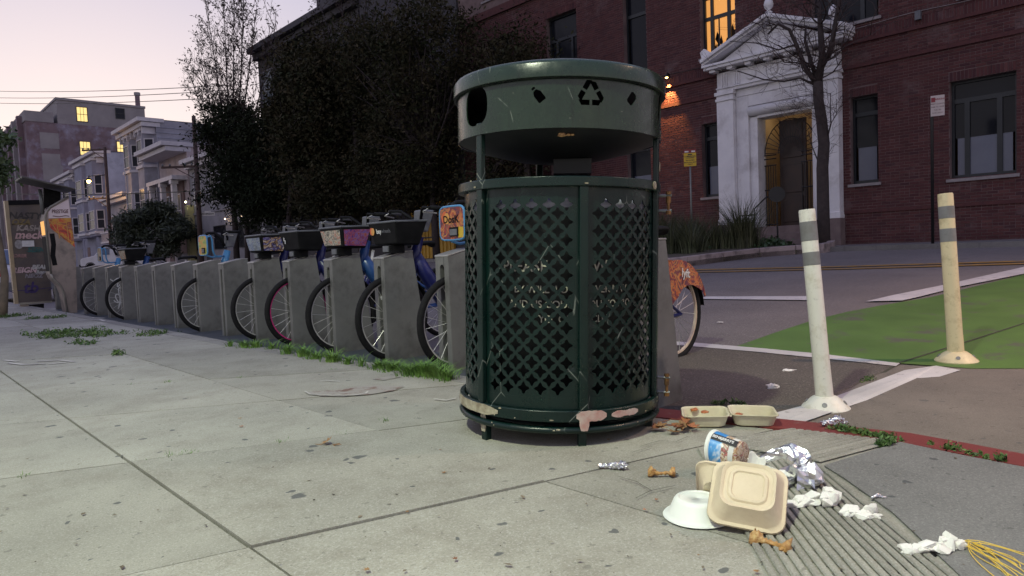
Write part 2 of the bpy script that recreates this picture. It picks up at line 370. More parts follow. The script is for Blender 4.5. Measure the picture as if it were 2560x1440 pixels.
street_lamp('tall street lamp with warm light across the corner', (8.6, -5.2, zr(8.6)), (7.6, -3.4, 7.6), (1.0, .64, .42), 3000, 112, 7)
# ================================================================== the trash can
def _canpaint(name, c, c2, rough, chips=.66):
    m, t, b = newmat(name); co = coords(t)
    col = mixc(t, step(t, noise_n(t, co, 7, 5, .6), .3, .7), c, c2)
    f = step(t, noise_n(t, co, 26, 6, .7, 1.0), chips, chips+.02); col = mixc(t, f, col, (.30, .29, .25))
    mp = nn(t, 'ShaderNodeMapping'); mp.inputs['Scale'].default_value = (38, 38, 2.2); t.links.new(co, mp.inputs[0])
    dr_ = step(t, noise_n(t, mp.outputs[0], 1, 4, .6), .56, .72); col = mixc(t, mth(t, 'MULTIPLY', dr_, .55), col, tuple(x*.4 for x in c))
    vo = nn(t, 'ShaderNodeTexVoronoi', feature='DISTANCE_TO_EDGE'); mp2 = nn(t, 'ShaderNodeMapping'); mp2.inputs['Scale'].default_value = (9, 9, 5); mp2.inputs['Rotation'].default_value = (.4, .3, .2); t.links.new(co, mp2.inputs[0]); t.links.new(mp2.outputs[0], vo.inputs['Vector']); vo.inputs['Scale'].default_value = 1
    sc2 = mth(t, 'MULTIPLY', step(t, vo.outputs['Distance'], .012, .004), step(t, noise_n(t, co, 6, 3), .56, .62)); col = mixc(t, mth(t, 'MULTIPLY', sc2, .5), col, (.28, .30, .27))
    g = step(t, noise_n(t, co, 11, 7, .75), .64, .70); col = mixc(t, mth(t, 'MULTIPLY', g, .7), col, tuple(x*.35 for x in c))
    t.links.new(col, b.inputs['Base Color'])
    r = step(t, noise_n(t, co, 15, 5, .7), .3, .7); r.node.inputs[3].default_value = rough-.1; r.node.inputs[4].default_value = rough+.14; t.links.new(r, b.inputs['Roughness'])
    bump(t, b, noise_n(t, co, 60, 4), .12, .004); return m
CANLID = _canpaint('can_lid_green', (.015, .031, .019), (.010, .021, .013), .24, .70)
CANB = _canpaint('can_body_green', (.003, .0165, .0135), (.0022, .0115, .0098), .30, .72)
CANB.node_tree.nodes['Principled BSDF'].inputs['Specular IOR Level'].default_value = .38
BARE = pm('peeled_primer', (.42, .39, .28), (.22, .18, .12), 30, .7, bmp=.3)
PEELP = pm('peeled_pink', (.50, .40, .35), (.42, .22, .19), 25, .7)
LINER = pm('liner_black', (.012, .014, .016), (.02, .022, .024), 9, .55)
BRASS = pm('hinge_brass', (.28, .15, .06), (.12, .07, .04), 40, .45, .8)
can = thing('trash_can', 'dark green round street trash can with perforated body and recycling lid', 'trash can', (2.082, 1.979, 0), rad(-47))
can.rotation_euler = (0, rad(2.1), rad(-47))
def cyl(th, r, z): return Vector((r*math.sin(th), -r*math.cos(th), z))
def in_poly(p, poly):
    x, y = p; c = False; n = len(poly)
    for i in range(n):
        (x1, y1), (x2, y2) = poly[i], poly[(i+1) % n]
        if (y1 > y) != (y2 > y) and x < (x2-x1)*(y-y1)/(y2-y1)+x1: c = not c
    return c
def drum_sheet(R, z0, z1, holes, nseg=120):
    V = []; Ed = []
    w = 2*math.pi*R
    for k in range(nseg+1):
        u = -w/2+w*k/nseg; V += [(u, z0), (u, z1)]; Ed.append((2*k, 2*k+1))
        if k: Ed += [(2*k-2, 2*k), (2*k-1, 2*k+1)]
    for h in holes:
        o = len(V); V += h; Ed += [(o+i, o+(i+1) % len(h)) for i in range(len(h))]
    r = delaunay_2d_cdt([Vector(v) for v in V], Ed, [], 0, 1e-6)
    mb = MB(); fs = []
    for f in r[2]:
        c = sum((r[0][i] for i in f), Vector((0, 0)))/len(f)
        if not any(in_poly((c.x, c.y), h) for h in holes): fs.append(tuple(f))
    mb.add([cyl(v.x/R, R, v.y) for v in r[0]], fs); return mb
Rd = .412
def hole_at(th_deg, z, pts, s=1, rot=0):
    c, sn = math.cos(rot), math.sin(rot); u0 = rad(th_deg)*Rd
    return [(u0+s*(x*c-y*sn), z+s*(x*sn+y*c)) for x, y in pts]
oval = [(.070*math.copysign(abs(math.cos(a))**.75, math.cos(a)), .071*math.copysign(abs(math.sin(a))**.75, math.sin(a))) for a in [2*math.pi*k/28 for k in range(28)]]
bottle = [(-.017, -.034), (.017, -.034), (.019, -.028), (.019, .008), (.008, .026), (-.008, .026), (-.019, .008), (-.019, -.028)]
cap_ = [(-.008, .031), (.008, .031), (.008, .042), (-.008, .042)]
diam = [(-.012, -.030), (.012, -.030), (.020, -.022), (.020, .022), (.012, .030), (-.012, .030), (-.020, .022), (-.020, -.022)]
def rec_parts():
    out_ = []
    arm = [(-.047, -.040), (-.006, -.040), (-.006, -.020), (-.058, -.020)]          # one half-arm of the triangle
    arm2 = [(.006, -.040), (.040, -.040), (.056, -.014), (.040, -.006), (.032, -.020), (.006, -.020)]
    for k in range(3):
        a = k*2*math.pi/3; c, s = math.cos(a), math.sin(a)
        A_ = [(-.040, -.043), (-.005, -.043), (-.005, -.022), (-.0515, -.022)]
        B_ = [(.005, -.043), (.034, -.043), (.047, -.021), (.005, -.021)]
        for q in (A_, B_): out_.append([((x)*c-y*s, x*s+y*c) for x, y in q])
    return out_
H = []
for base in (14, 194):
    H.append(hole_at((base-63+180) % 360-180, 1.252, oval)); 
    if base == 14: H.append(hole_at(78, 1.252, oval))
    H += [hole_at((base-24+180) % 360-180, 1.262, q, .8, rad(38)) for q in (bottle, cap_)]
    H += [hole_at((base+2+180) % 360-180, 1.263, q, .88, 0) for q in rec_parts()]
    H.append(hole_at((base+26+180) % 360-180, 1.262, diam, .8, rad(-38)))
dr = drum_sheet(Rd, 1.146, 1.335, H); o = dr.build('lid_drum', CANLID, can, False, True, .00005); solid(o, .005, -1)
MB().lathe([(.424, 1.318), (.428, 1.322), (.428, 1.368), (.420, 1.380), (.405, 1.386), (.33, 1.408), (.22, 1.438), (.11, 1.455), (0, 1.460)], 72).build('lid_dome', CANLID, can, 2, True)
MB().lathe([(.428, 1.318), (.418, 1.316), (.405, 1.33), (.0, 1.332)], 72).build('lid_underside', LINER, can, True)
MB().lathe([(.407, 1.150), (.40, 1.148), (.34, 1.125), (.18, 1.085), (0, 1.075)], 60).build('recycling_tray', LINER, can, True)
bx('tray_box', LINER, can, -.02, .13, -.1, .08, 1.02, 1.078)
fb = MB(); 
for k, (x, s) in enumerate(((.012, .016), (.035, .009), (.05, .007))): fb.lathe([(0, -s*.5), (s, -s*.2), (s*.8, s*.4), (0, s*.6)], 8, (x, -.36, 1.128))
fb.build('food_residue', pm('food_residue', (.55, .33, .14), (.35, .2, .1), 60, .7), can)
# posts, rings, feet
ths = [-47, 13, 73, 133, 193, 253]
def post(th, z0, z1, w=.032, r0=.388, r1=.408, nm='post', m=CANB):
    a = rad(th); M_ = Matrix(((math.cos(a), -math.sin(a)*-1*-1, 0, 0), (math.sin(a), math.cos(a), 0, 0), (0, 0, 1, 0), (0, 0, 0, 1)))
    o = MB().box(-w/2, w/2, -r1, -r0, z0, z1, Matrix.Rotation(a, 4, 'Z')).build(nm, m, can); bevel(o, .003); return o
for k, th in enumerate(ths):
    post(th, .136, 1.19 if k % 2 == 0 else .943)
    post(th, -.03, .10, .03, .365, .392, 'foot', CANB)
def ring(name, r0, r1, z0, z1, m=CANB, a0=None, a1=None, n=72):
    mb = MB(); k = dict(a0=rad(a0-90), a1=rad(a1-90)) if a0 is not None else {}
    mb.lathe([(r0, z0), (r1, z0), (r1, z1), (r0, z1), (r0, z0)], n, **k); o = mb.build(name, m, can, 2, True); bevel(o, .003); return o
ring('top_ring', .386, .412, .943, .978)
ring('kick_ring', .392, .412, .094, .136)
MB().lathe([(.385, .05), (.408, .052), (.415, .063), (.408, .074), (.385, .076), (.385, .05)], 72).build('base_ring', CANB, can, True)
MB().lathe([(0, .056), (.386, .056), (.386, .066), (0, .066)], 60).build('base_plate', LINER, can)
# peeled paint patches, thin shells just proud of the bands
def patch(name, m, th0, th1, z0, z1, r, jag=.3, seed=1):
    rg = random.Random(seed); mb = MB(); n = 14; vs = []
    for i in range(n+1):
        th = rad(th0+(th1-th0)*i/n); e_ = min(i, n-i)/n*4; e_ = min(1, e_+.35)
        zc = (z0+z1)/2; hh = (z1-z0)/2*e_*(1-jag*rg.random()); vs += [cyl(th, r, zc-hh), cyl(th, r, zc+hh)]
    mb.add(vs, [(2*i, 2*i+2, 2*i+3, 2*i+1) for i in range(n)]); o = mb.build(name, m, can); solid(o, .0012, 0)
patch('peeled_patch', BARE, -80, -33, .095, .135, .4135, .12, 2)
patch('peeled_patch', BARE, -49.5, -44.5, .02, .10, .3945, .1, 8)
patch('peeled_patch', PEELP, 9, 25, .096, .137, .4138, .15, 3)
patch('peeled_patch', PEELP, 10.5, 15.5, .062, .13, .4160, .05, 5)
patch('peeled_patch', PEELP, 28, 46, .101, .128, .4136, .3, 4)
patch('peeled_patch', BARE, 60, 65, .945, .976, .4136, .3, 9)
patch('peeled_patch', BARE, 74, 77.5, 1.02, 1.06, .4102, .3, 10)
for k in range(16):
    r_ = random.Random(k); th = r_.uniform(-70, 75); z = r_.choice([.06+r_.random()*.01, .115+r_.random()*.02, .975, .945+r_.random()*.02, .1])
    patch('paint_chip', BARE, th, th+r_.uniform(.6, 2.2), z, z+.006, .4162 if z < .08 else .4139, .5, k+30)
# perforated quatrefoil panels between the posts
PT = 2*math.pi*.385/38; HD = PT/2
def panels():
    mb = MB(); n = 24; R_ = .385
    hol = [(.0176+.0052*math.cos(4*2*math.pi*k/n)+.0010*math.cos(8*2*math.pi*k/n)) for k in range(n)]
    z0, z1 = .165, .925; rows = int((z1-z0)/HD)-1
    for p in range(6):
        ta, tb = rad(ths[p]), rad(ths[p]+60); wd = (tb-ta)*R_
        ncol = int((wd-.052)/PT*2)/2; cw = ncol*PT; u0 = ta*R_+(wd-cw)/2
        zz0 = z0+((z1-z0)-(rows+1)*HD)/2
        for j in range(rows):
            k0 = 0 if j % 2 == 0 else 1
            c_ = 0
            while True:
                u = u0+PT/2+(k0*PT/2)+c_*PT
                if u > u0+cw-PT/2+1e-6: break
                z = zz0+HD+j*HD; vs = []
                for k in range(n):
                    a = 2*math.pi*k/n; ca, sa = math.cos(a), math.sin(a); d = HD/(abs(ca)+abs(sa))
                    vs.append(cyl((u+d*ca)/R_, R_, z+d*sa)); vs.append(cyl((u+hol[k]*ca)/R_, R_, z+hol[k]*sa))
                mb.add(vs, [(2*k, 2*((k+1) % n), 2*((k+1) % n)+1, 2*k+1) for k in range(n)])
                c_ += 1
        # plain margins: strips and the triangles that close the zigzag
        zt = zz0+(rows+1)*HD; zb = zz0
        def q(ua, ub, za, zb_):
            k = max(1, int((ub-ua)/.02)); mb.add(sum([[cyl((ua+(ub-ua)*i/k)/R_, R_, za), cyl((ua+(ub-ua)*i/k)/R_, R_, zb_)] for i in range(k+1)], []), [(2*i, 2*i+2, 2*i+3, 2*i+1) for i in range(k)])
        q(ta*R_, u0, z0-.03, z1+.03); q(u0+cw, tb*R_, z0-.03, z1+.03); q(u0, u0+cw, z0-.03, zb); q(u0, u0+cw, zt, z1+.03)
        def tri(a, b, c): mb.add([cyl(x/R_, R_, y) for x, y in (a, b, c)], [(0, 1, 2)])
        m = int(round(ncol*2))
        for j in range(rows):           # side triangles where a row starts half a step in
            z = zz0+HD+j*HD; 
        cells = set()
        for j in range(rows):
            k0 = 0 if j % 2 == 0 else 1; c_ = k0
            while c_+2 <= m+1e-6: cells.add((c_+1, j)); c_ += 2
        for j in range(-1, rows+1):
            for c_ in range(0, m+1):
                if (c_+1+j) % 2 == 0 and (c_, j) not in cells:      # a solid half or quarter diamond at the border
                    u = u0+c_*HD; z = zz0+HD+j*HD
                    P4 = [(u+HD, z), (u, z+HD), (u-HD, z), (u, z-HD)]
                    P4 = [(min(max(x, u0), u0+cw), min(max(y, zb), zt)) for x, y in P4]
                    mb.add([cyl(x/R_, R_-.0004, y) for x, y in P4], [(0, 1, 2, 3)])
    return mb
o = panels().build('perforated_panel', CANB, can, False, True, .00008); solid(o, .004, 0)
# liner with its printed notice, and a pale bag edge showing behind the top row of holes
MB().lathe([(0, .1), (.325, .1), (.345, .86), (.352, .875), (.342, .88), (.335, .86), (.318, .12), (0, .12)], 60).build('liner_bin', LINER, can, True)
MB().lathe([(.346, .868), (.356, .874), (.357, .898), (.348, .904), (.338, .88)], 60).build('bag_edge', pm('bag_edge', (.42, .42, .52), (.34, .34, .45), 20, .5), can, True)
tx = MB(); RL = .3475
def ctext(s, size, th, z):
    v, f = text_mesh(s, size, .0006)
    tx.add([cyl(rad(th)+a/RL, RL-(.86-z)*.026+.0015, z+b) for a, b, _ in v], f)
ctext('PLEASE', .06, -22, .655); ctext('P.W.', .06, 24, .655)
for i, s in enumerate(('BY WILL  LO  FLOWER M W', 'AND US COULD YOU TO PRO', 'YO  OUNG CLU')): ctext(s, .038, 10, .57-i*.055)
tx.build('liner_notice', pm('liner_notice_print', (.55, .53, .42), (.45, .43, .35), 20, .6), can)
# hinges on the right side
for z in (.90, .17):
    h = MB(); c = cyl(rad(80), .425, z); d = cyl(rad(80), 1, 0); 
    for dz in (-.03, .03): MB().tube([c+d*-.02+Vector((0, 0, dz)), c+d*.03+Vector((0, 0, dz))], .006, 8).build('hinge_pin', POLE, can)
    h = MB(); b_ = c+d*.018
    for a, b2, r_ in ((-.045, -.03, .011), (-.028, .0, .006), (.0, .026, .010), (.034, .046, .011)): h.tube([b_+Vector((0, 0, a)), b_+Vector((0, 0, b2))], r_, 8)
    h.build('hinge_bolt', BRASS, can)
# ================================================================== bike share station
DOCKM = pm('dock_metal', (.195, .195, .185), (.155, .156, .148), 5, .42, .15, dirt=(.09, .085, .08), dscale=4, rvar=.06)
DOCKTOP = pm('dock_cap', (.36, .35, .32), (.28, .27, .25), 12, .35, .3)
PLATE = pm('base_plate_steel', (.10, .115, .13), (.07, .08, .09), 8, .5, .4)
RUB = pm('tyre_rubber', (.007, .007, .0075), (.012, .011, .012), 30, .8, bmp=.4, bscale=90, spec=.25)
RIMM = pm('rim_alloy', (.50, .48, .46), (.40, .39, .37), 15, .35, .15)
RIMPINK = pm('rim_pink', (.58, .03, .20), (.48, .02, .16), 15, .4)
RIMTAN = pm('rim_tan', (.62, .50, .38), (.55, .43, .32), 15, .4)
SPK = pm('spoke_steel', (.62, .60, .57), (.5, .49, .47), 15, .35, .2)
REFL = pm('reflector', (.62, .62, .60), (.52, .52, .5), 30, .25)
BLK = pm('black_plastic', (.008, .008, .009), (.013, .013, .014), 14, .6, spec=.12)
GREYP = pm('grey_plastic', (.14, .145, .16), (.10, .105, .12), 14, .5)
FR_DK = pm('frame_indigo', (.018, .022, .13), (.012, .015, .09), 6, .3)
FR_BL = pm('frame_blue', (.025, .085, .26), (.02, .065, .21), 6, .3)
FR_LT = pm('frame_light_blue', (.09, .30, .55), (.07, .24, .46), 6, .32)
WHITEP = pm('white_print', (.7, .7, .68), (.6, .6, .58), 20, .5)
def art(name, stops, scale, dist, seed):
    m, t, b = newmat(name); co = coords(t); mp = nn(t, 'ShaderNodeMapping'); mp.inputs['Location'].default_value = (seed*3.1, seed*1.7, seed*.9); t.links.new(co, mp.inputs[0])
    f = noise_n(t, mp.outputs[0], scale, 3, .6, dist); r = nn(t, 'ShaderNodeValToRGB'); t.links.new(step(t, f, .33, .67), r.inputs[0]); e = r.color_ramp
    e.interpolation = 'LINEAR'; e.elements[0].color = stops[0]+(1,); e.elements[1].color = stops[-1]+(1,)
    for i, c in enumerate(stops[1:-1]): x = e.elements.new((i+1)/(len(stops)-1)); x.color = c+(1,)
    t.links.new(r.outputs[0], b.inputs['Base Color']); b.inputs['Roughness'].default_value = .35; return m
ART_FLAME = art('art_flame', [(.02, .02, .04), (.28, .02, .02), (.04, .03, .06), (.45, .08, .02), (.55, .22, .06), (.06, .03, .05), (.35, .03, .03)], 9, 2.2, 1)
ART_MIX = art('art_mixed', [(.6, .5, .42), (.4, .08, .04), (.62, .55, .45), (.05, .05, .04), (.6, .58, .5), (.45, .25, .1)], 11, 1.8, 2)
ART_RED = art('art_red', [(.06, .03, .22), (.42, .10, .16), (.25, .05, .1), (.18, .12, .42), (.45, .14, .1), (.3, .04, .06)], 11, 2.6, 3)
ART_BLUE = art('art_blue', [(.42, .44, .42), (.06, .07, .1), (.4, .45, .45), (.10, .14, .3), (.45, .42, .38)], 8, 2.4, 4)
ART_STRIPE = art('art_stripe', [(.05, .07, .3), (.5, .45, .42), (.12, .1, .35), (.02, .02, .04), (.5, .3, .15), (.6, .6, .6)], 6, 5, 5)
ART_RGB = art('art_bright', [(.55, .05, .03), (.6, .25, .03), (.5, .45, .05), (.10, .3, .06), (.55, .12, .04)], 5, 1.2, 6)
ART_TAN = art('art_tan', [(.5, .35, .2), (.25, .14, .07), (.45, .4, .28), (.12, .1, .06)], 6, 1.5, 7)
# ---- one dock: two cheeks, an arched slot, a paler cap
def make_dock():
    d = thing('bike_dock', '', 'bike dock')
    H0, H1, D0, D1, W = .815, .862, .27, .40, .074
    prof = [(0, -.02), (D1, -.02), (D0+.01, H1), (D0-.06, H1), (0, H0)]
    sw = .024; zs = .735
    body = MB()
    for s in (-1, 1):
        body.prism([(x, s*sw, z) for x, z in prof], (0, s*(W-sw), 0))
    # arched bridge filling the slot above the wheel
    for k in range(6):
        y0 = -sw+2*sw*k/6; y1 = -sw+2*sw*(k+1)/6; a = lambda y: zs+math.sqrt(max(0, sw*sw-y*y))
        zt = lambda x: H0+(H1-H0)*min(1, x/(D0-.06))
        body.add([(0, y0, a(y0)), (0, y1, a(y1)), (0, y1, H0), (0, y0, H0), (D0, y0, a(y0)), (D0, y1, a(y1)), (D0, y1, H1), (D0, y0, H1)], [(0, 1, 2, 3), (7, 6, 5, 4), (0, 4, 5, 1)])
    b_ = body.build('body', DOCKM, d, False, True); bevel(b_, .004)
    c = MB().prism([(-.004, -W-.003, H0+.001), (D0-.06, -W-.003, H1+.001), (D0+.012, -W-.003, H1+.001), (D0+.012, -W-.003, H1+.012), (D0-.06, -W-.003, H1+.012), (.0, -W-.003, H0+.014)], (0, 2*W+.006, 0)).build('top_cap', DOCKTOP, d); bevel(c, .004)
    bx('slot_liner', BLK, d, .16, .30, -sw+.002, sw-.002, 0, .24)
    return d
def dock_x(y): return 2.95-.0125*(y-3.95)
dock_pos = [(dock_x(y), y-.072) for y in [3.95+.8*k for k in range(17)] if not 15.0 < y < 15.5] + [(2.95, 2.80), (2.74, 2.13)]
dproto = None
ORD = ['first', 'second', 'third', 'fourth', 'fifth', 'sixth', 'seventh', 'eighth', 'ninth', 'tenth', 'eleventh', 'twelfth', 'thirteenth', 'fourteenth', 'fifteenth', 'sixteenth', 'seventeenth', 'eighteenth']
DOCKS = []
for i, (x, y) in enumerate(dock_pos):
    if dproto is None: dproto = make_dock(); d = dproto
    else: d = copy_tree(dproto)
    d.location = (x, y, -.12); d.rotation_euler = (0, 0, rad(.7))
    if i < 16: lb = 'grey slotted bike dock, %s in the row counting away from the trash can' % ORD[i]
    elif i == 16: lb = 'grey bike dock directly behind the trash can holding the bike with the red fender'
    else: lb = 'grey bike dock showing its slanted side between trash can and bike rear wheel'
    tag(d, lb, 'bike dock', 'bike docks in a row along the kerb'); DOCKS.append(d)
# tags sprayed on one dock
rg = random.Random(5); dk = DOCKS[11]
for k, (ox, oz, w, h) in enumerate(((.14, .60, .16, .22), (.16, .30, .14, .42))):
    mb = MB(); ribbon(mb, scribble(rg, 60, w, h, 3+k), .016, (ox, -.0765, oz), (1, 0, 0), (0, 0, 1)); mb.build('spray_tag', WHITEP, dk)
DECAL = pm('dock_decal', (.30, .32, .31), (.24, .26, .25), 20, .5)
pl = MB()
plates = thing('dock_base_plate', 'dark steel base plates under the row of bike docks', 'base plate')
for k in range(0, 17, 3):
    y = 3.95+.8*k-.9; x = dock_x(y)
    bx('steel_plate', PLATE, plates, x-.42, x+.5, y+.006, y+2.394, -.119, -.107)
# ---- wheels
def ring_pts(r, n=36): return [(r*math.cos(2*math.pi*k/n), 0, r*math.sin(2*math.pi*k/n)) for k in range(n)]
_wheels = {}
def wheel(parent, x, rimm, nm):
    if rimm.name not in _wheels:
        rim = MB(); R1 = .292
        for rr, hw in ((.300, .012), (.288, .011)): pass
        n = 40; vs = []; fs = []
        for k in range(n):
            a = 2*math.pi*k/n
            for rr, y in ((.306, -.013), (.306, .013), (.284, .010), (.284, -.010)): vs.append((rr*math.cos(a), y, rr*math.sin(a)))
        for k in range(n):
            for q in range(4): fs.append((4*k+q, 4*k+(q+1) % 4, 4*((k+1) % n)+(q+1) % 4, 4*((k+1) % n)+q))
        rim.add(vs, fs); ty = MB(); ty.tube(ring_pts(.316, 44), .0255, 10, closed=True)
        sp = MB(); r_ = random.Random(3)
        for k in range(20):
            a = 2*math.pi*k/20; b = a+(.5 if k % 2 else -.5); s = .022*(1 if k % 4 < 2 else -1)
            sp.tube([(.028*math.cos(b*1.0), s, .028*math.sin(b)), (.288*math.cos(a), 0, .288*math.sin(a))], .0021, 3, cap=False)
        hb = MB().lathe([(0, -.05), (.02, -.05), (.03, -.03), (.022, 0), (.03, .03), (.02, .05), (0, .05)], 12, M=Matrix.Rotation(rad(90), 4, 'X'))
        rf = MB().box(-.045, .045, -.006, .006, -.012, .012, Matrix.Translation((.19*math.cos(3.6), -.004, .19*math.sin(3.6))) @ Matrix.Rotation(rad(60), 4, 'Y'))
        _wheels[rimm.name] = [(q.build(nm_, m_, None, s_).data) for q, nm_, m_, s_ in ((rim, 'wheel', rimm, 2), (ty, 'tyre', RUB, True), (sp, 'spokes', SPK, False), (hb, 'hub', SPK, True), (rf, 'reflector', REFL, False))]
        for ob in [o for o in COL.objects if o.type == 'MESH' and o.data in _wheels[rimm.name]]: bpy.data.objects.remove(ob)
    d = _wheels[rimm.name]; w = bpy.data.objects.new(nm, d[0]); COL.objects.link(w); w.parent = parent; w.location = (x, 0, .341); w.rotation_euler = (0, random.random()*6, 0)
    for me, k in zip(d[1:], ('tyre', 'spokes', 'hub', 'reflector')):
        o = bpy.data.objects.new(k, me); COL.objects.link(o); o.parent = w
        if k == 'spokes': o['kind'] = 'stuff'
    return w
def rotm(px, pz, a): return Matrix.Translation((px, 0, pz)) @ Matrix.Rotation(a, 4, 'Y') @ Matrix.Translation((-px, 0, -pz))
def flatring(a, b): return a
def bike(x, y, label, frame, kind, artf=None, arts=None, rim=None, fender=None, tilt=0, rear_rim=None):
    t = thing('shared_bike', label, 'bicycle', (x+.165, y, -.118), rad(.7), 'shared bikes parked in the docks'); t.rotation_euler = (rad(tilt), 0, rad(.7))
    wheel(t, -.06, rim or RIMM, 'front_wheel'); wheel(t, 1.10, rear_rim or RIMM, 'rear_wheel')
    fk = MB()
    for s in (-1, 1): fk.tube([(-.06, s*.055, .341), (.03, s*.055, .52), (.14, s*.05, .70)], .014, 8)
    fk.tube([(.14, -.05, .70), (.14, .05, .70)], .02, 8); fk.build('fork', frame if kind == 'u' else BLK, t, True)
    f = MB(); f.tube([(.14, 0, .68), (.19, 0, .84), (.235, 0, .98)], [.042, .045, .04], 10)
    f.tube([(.185, 0, .82), (.30, 0, .66), (.46, 0, .42), (.60, 0, .32), (.70, 0, .31)], [.06, .062, .058, .05, .045], 10)
    f.tube([(.60, 0, .30), (.72, 0, .60), (.77, 0, .72)], [.04, .034, .03], 10)
    for s in (-1, 1): f.tube([(.62, s*.03, .31), (1.10, s*.06, .341)], .013, 6); f.tube([(.72, s*.025, .60), (1.10, s*.06, .341)], .011, 6)
    f.build('frame', frame, t, True)
    MB().tube([(.765, 0, .70), (.81, 0, .90)], .016, 10).build('seat_post', SPK, t, True)
    sd = MB(); pr = [(-.14, .018, .0), (-.08, .026, .012), (.0, .05, .016), (.08, .085, .022), (.12, .088, .02), (.145, .06, .0)]; vs = []
    for px, hw, dz in pr:
        for k in range(10):
            a = 2*math.pi*k/10; vs.append((.83+px, hw*math.cos(a), .925+dz+.024*math.sin(a)))
    sd.add(vs, [(i*10+k, i*10+(k+1) % 10, (i+1)*10+(k+1) % 10, (i+1)*10+k) for i in range(len(pr)-1) for k in range(10)]+[tuple(range(9, -1, -1)), tuple(50+k for k in range(10))]); sd.build('saddle', BLK, t, True)
    # handlebar: a loop sweeping forward from the stem, grips pointing back
    for s in (-1, 1):
        pts = [(.24, 0, 1.05), (.22, s*.06, 1.13), (.17, s*.15, 1.20), (.12, s*.23, 1.205), (.15, s*.285, 1.20)]
        MB().tube(pts, .0125, 8).build('handlebar', BLK, t, True)
        MB().tube([(.15, s*.285, 1.20), (.28, s*.31, 1.195)], .018, 8).build('grip', GREYP if s > 0 else BLK, t, True)
        MB().tube([(.14, s*.27, 1.195), (.09, s*.26, 1.17), (.20, s*.30, 1.155)], .006, 6).build('brake_lever', SPK, t, True)
    cs = MB().prism([(.21, -.05, 1.02), (.30, -.05, 1.02), (.36, -.065, 1.20), (.22, -.065, 1.20)], (0, .1, 0)).build('console', GREYP, t); bevel(cs, .012)
    # mudguards
    def guard(cx_, a0, a1, hw, m, nm):
        mb = MB(); vs = []; n = 14
        for i in range(n+1):
            a = rad(a0+(a1-a0)*i/n)
            for yy, rr in ((-hw, .355), (-hw*.6, .368), (hw*.6, .368), (hw, .355)): vs.append((cx_+rr*math.cos(a), yy, .341+rr*math.sin(a)))
        mb.add(vs, [(4*i+q, 4*i+q+1, 4*i+q+5, 4*i+q+4) for i in range(n) for q in range(3)]); o = mb.build(nm, m, t, True); solid(o, .003); return o
    guard(-.06, 15, 65, .03, BLK, 'front_mudguard')
    g_ = guard(1.10, 5, 165, .035, BLK, 'rear_mudguard')
    if fender:          # deep printed skirt over the rear wheel
        for s in (-1, 1):
            mb = MB(); vs = []; n = 14
            for i in range(n+1):
                u = i/n; a = rad(16+(150-16)*u); ri = .352-.235*min(1, u*1.6)*(1 if u > .12 else u/.12)
                vs += [(1.10+ri*math.cos(a), s*.052, .341+ri*math.sin(a)), (1.10+.385*math.cos(a), s*.04, .341+.385*math.sin(a))]
            mb.add(vs, [(2*i, 2*i+2, 2*i+3, 2*i+1) for i in range(n)]); o = mb.build('fender_skirt', fender, t); solid(o, .004)
            if s < 0:
                tx_ = MB(); text_on(tx_, 'lyft', .085, (1.185, -.0555, .625), (1, 0, -.12), (0.05, 0, 1), .002); tx_.build('fender_lettering', WHITEP, t)
    cr_ = MB().lathe([(0, -.07), (.085, -.07), (.085, -.062), (0, -.062)], 20, (.62, 0, .31), M=Matrix.Rotation(rad(90), 4, 'X')).build('chainring', BLK, t)
    for s in (-1, 1): MB().tube([(.62, s*.09, .31), (.62+s*.12, s*.09, .20)], .012, 6).build('crank_arm', BLK, t); bx('pedal', BLK, t, .62+s*.12-.045, .62+s*.12+.045, s*.10-.04+s*.03, s*.10+.04+s*.03, .19, .21)
    if kind == 'tub':
        x0, x1, y0, z0, z1 = -.125, .185, .195, .925, 1.10
        tb = MB(); A_ = [(x0+.03, -y0+.04, z0), (x1-.05, -y0+.05, z0-.012), (x1-.05, y0-.05, z0-.012), (x0+.03, y0-.04, z0)]; B_ = [(x0, -y0, z1), (x1, -y0, z1+.006), (x1, y0, z1+.006), (x0, y0, z1)]
        tb.add(A_+B_, [(3, 2, 1, 0), (0, 1, 5, 4), (1, 2, 6, 5), (2, 3, 7, 6), (3, 0, 4, 7)]); o = tb.build('basket', BLK, t, False, True); bevel(o, .012); solid(o, .006, 1)
        MB().tube(B_, .008, 6, closed=True).build('basket_rim', GREYP, o)
        def quad_on(P, u0, u1, v0, v1, nrm, m, nm, e=.0085):
            P = [Vector(p) for p in P]; pt = lambda u, v: P[0].lerp(P[1], u).lerp(P[3].lerp(P[2], u), v)+Vector(nrm)*e
            return MB().poly([pt(u0, v0), pt(u1, v0), pt(u1, v1), pt(u0, v1)]).build(nm, m, t)
        FP = [A_[3], A_[0], B_[4-4], B_[3]]; SP = [A_[0], A_[1], B_[1], B_[0]]
        nf = (-.985, 0, -.17); ns_ = (0, -.97, -.23)
        if artf: quad_on(FP, .06, .94, .12, .86, nf, artf, 'front_panel')
        if arts: quad_on(SP, .05, .93, .10, .86, ns_, arts, 'side_panel')
        bx('head_light', GREYP, t, x0+.0, x0+.03, -.075, -.005, z0-.058, z0-.012)
        bx('light_box', BLK, t, x0+.012, x0+.15, -.09, .01, z0-.07, z0-.006)
    else:
        w_ = .135; zt, zb = 1.165, .935
        pp = []
        for k in range(20):
            a = 2*math.pi*k/20; pp.append((-.06, w_*math.copysign(abs(math.cos(a))**.35, math.cos(a)), (zt+zb)/2+(zt-zb)/2*math.copysign(abs(math.sin(a))**.35, math.sin(a))))
        MB().prism(pp, (.012, 0, 0)).build('front_panel', artf, t)
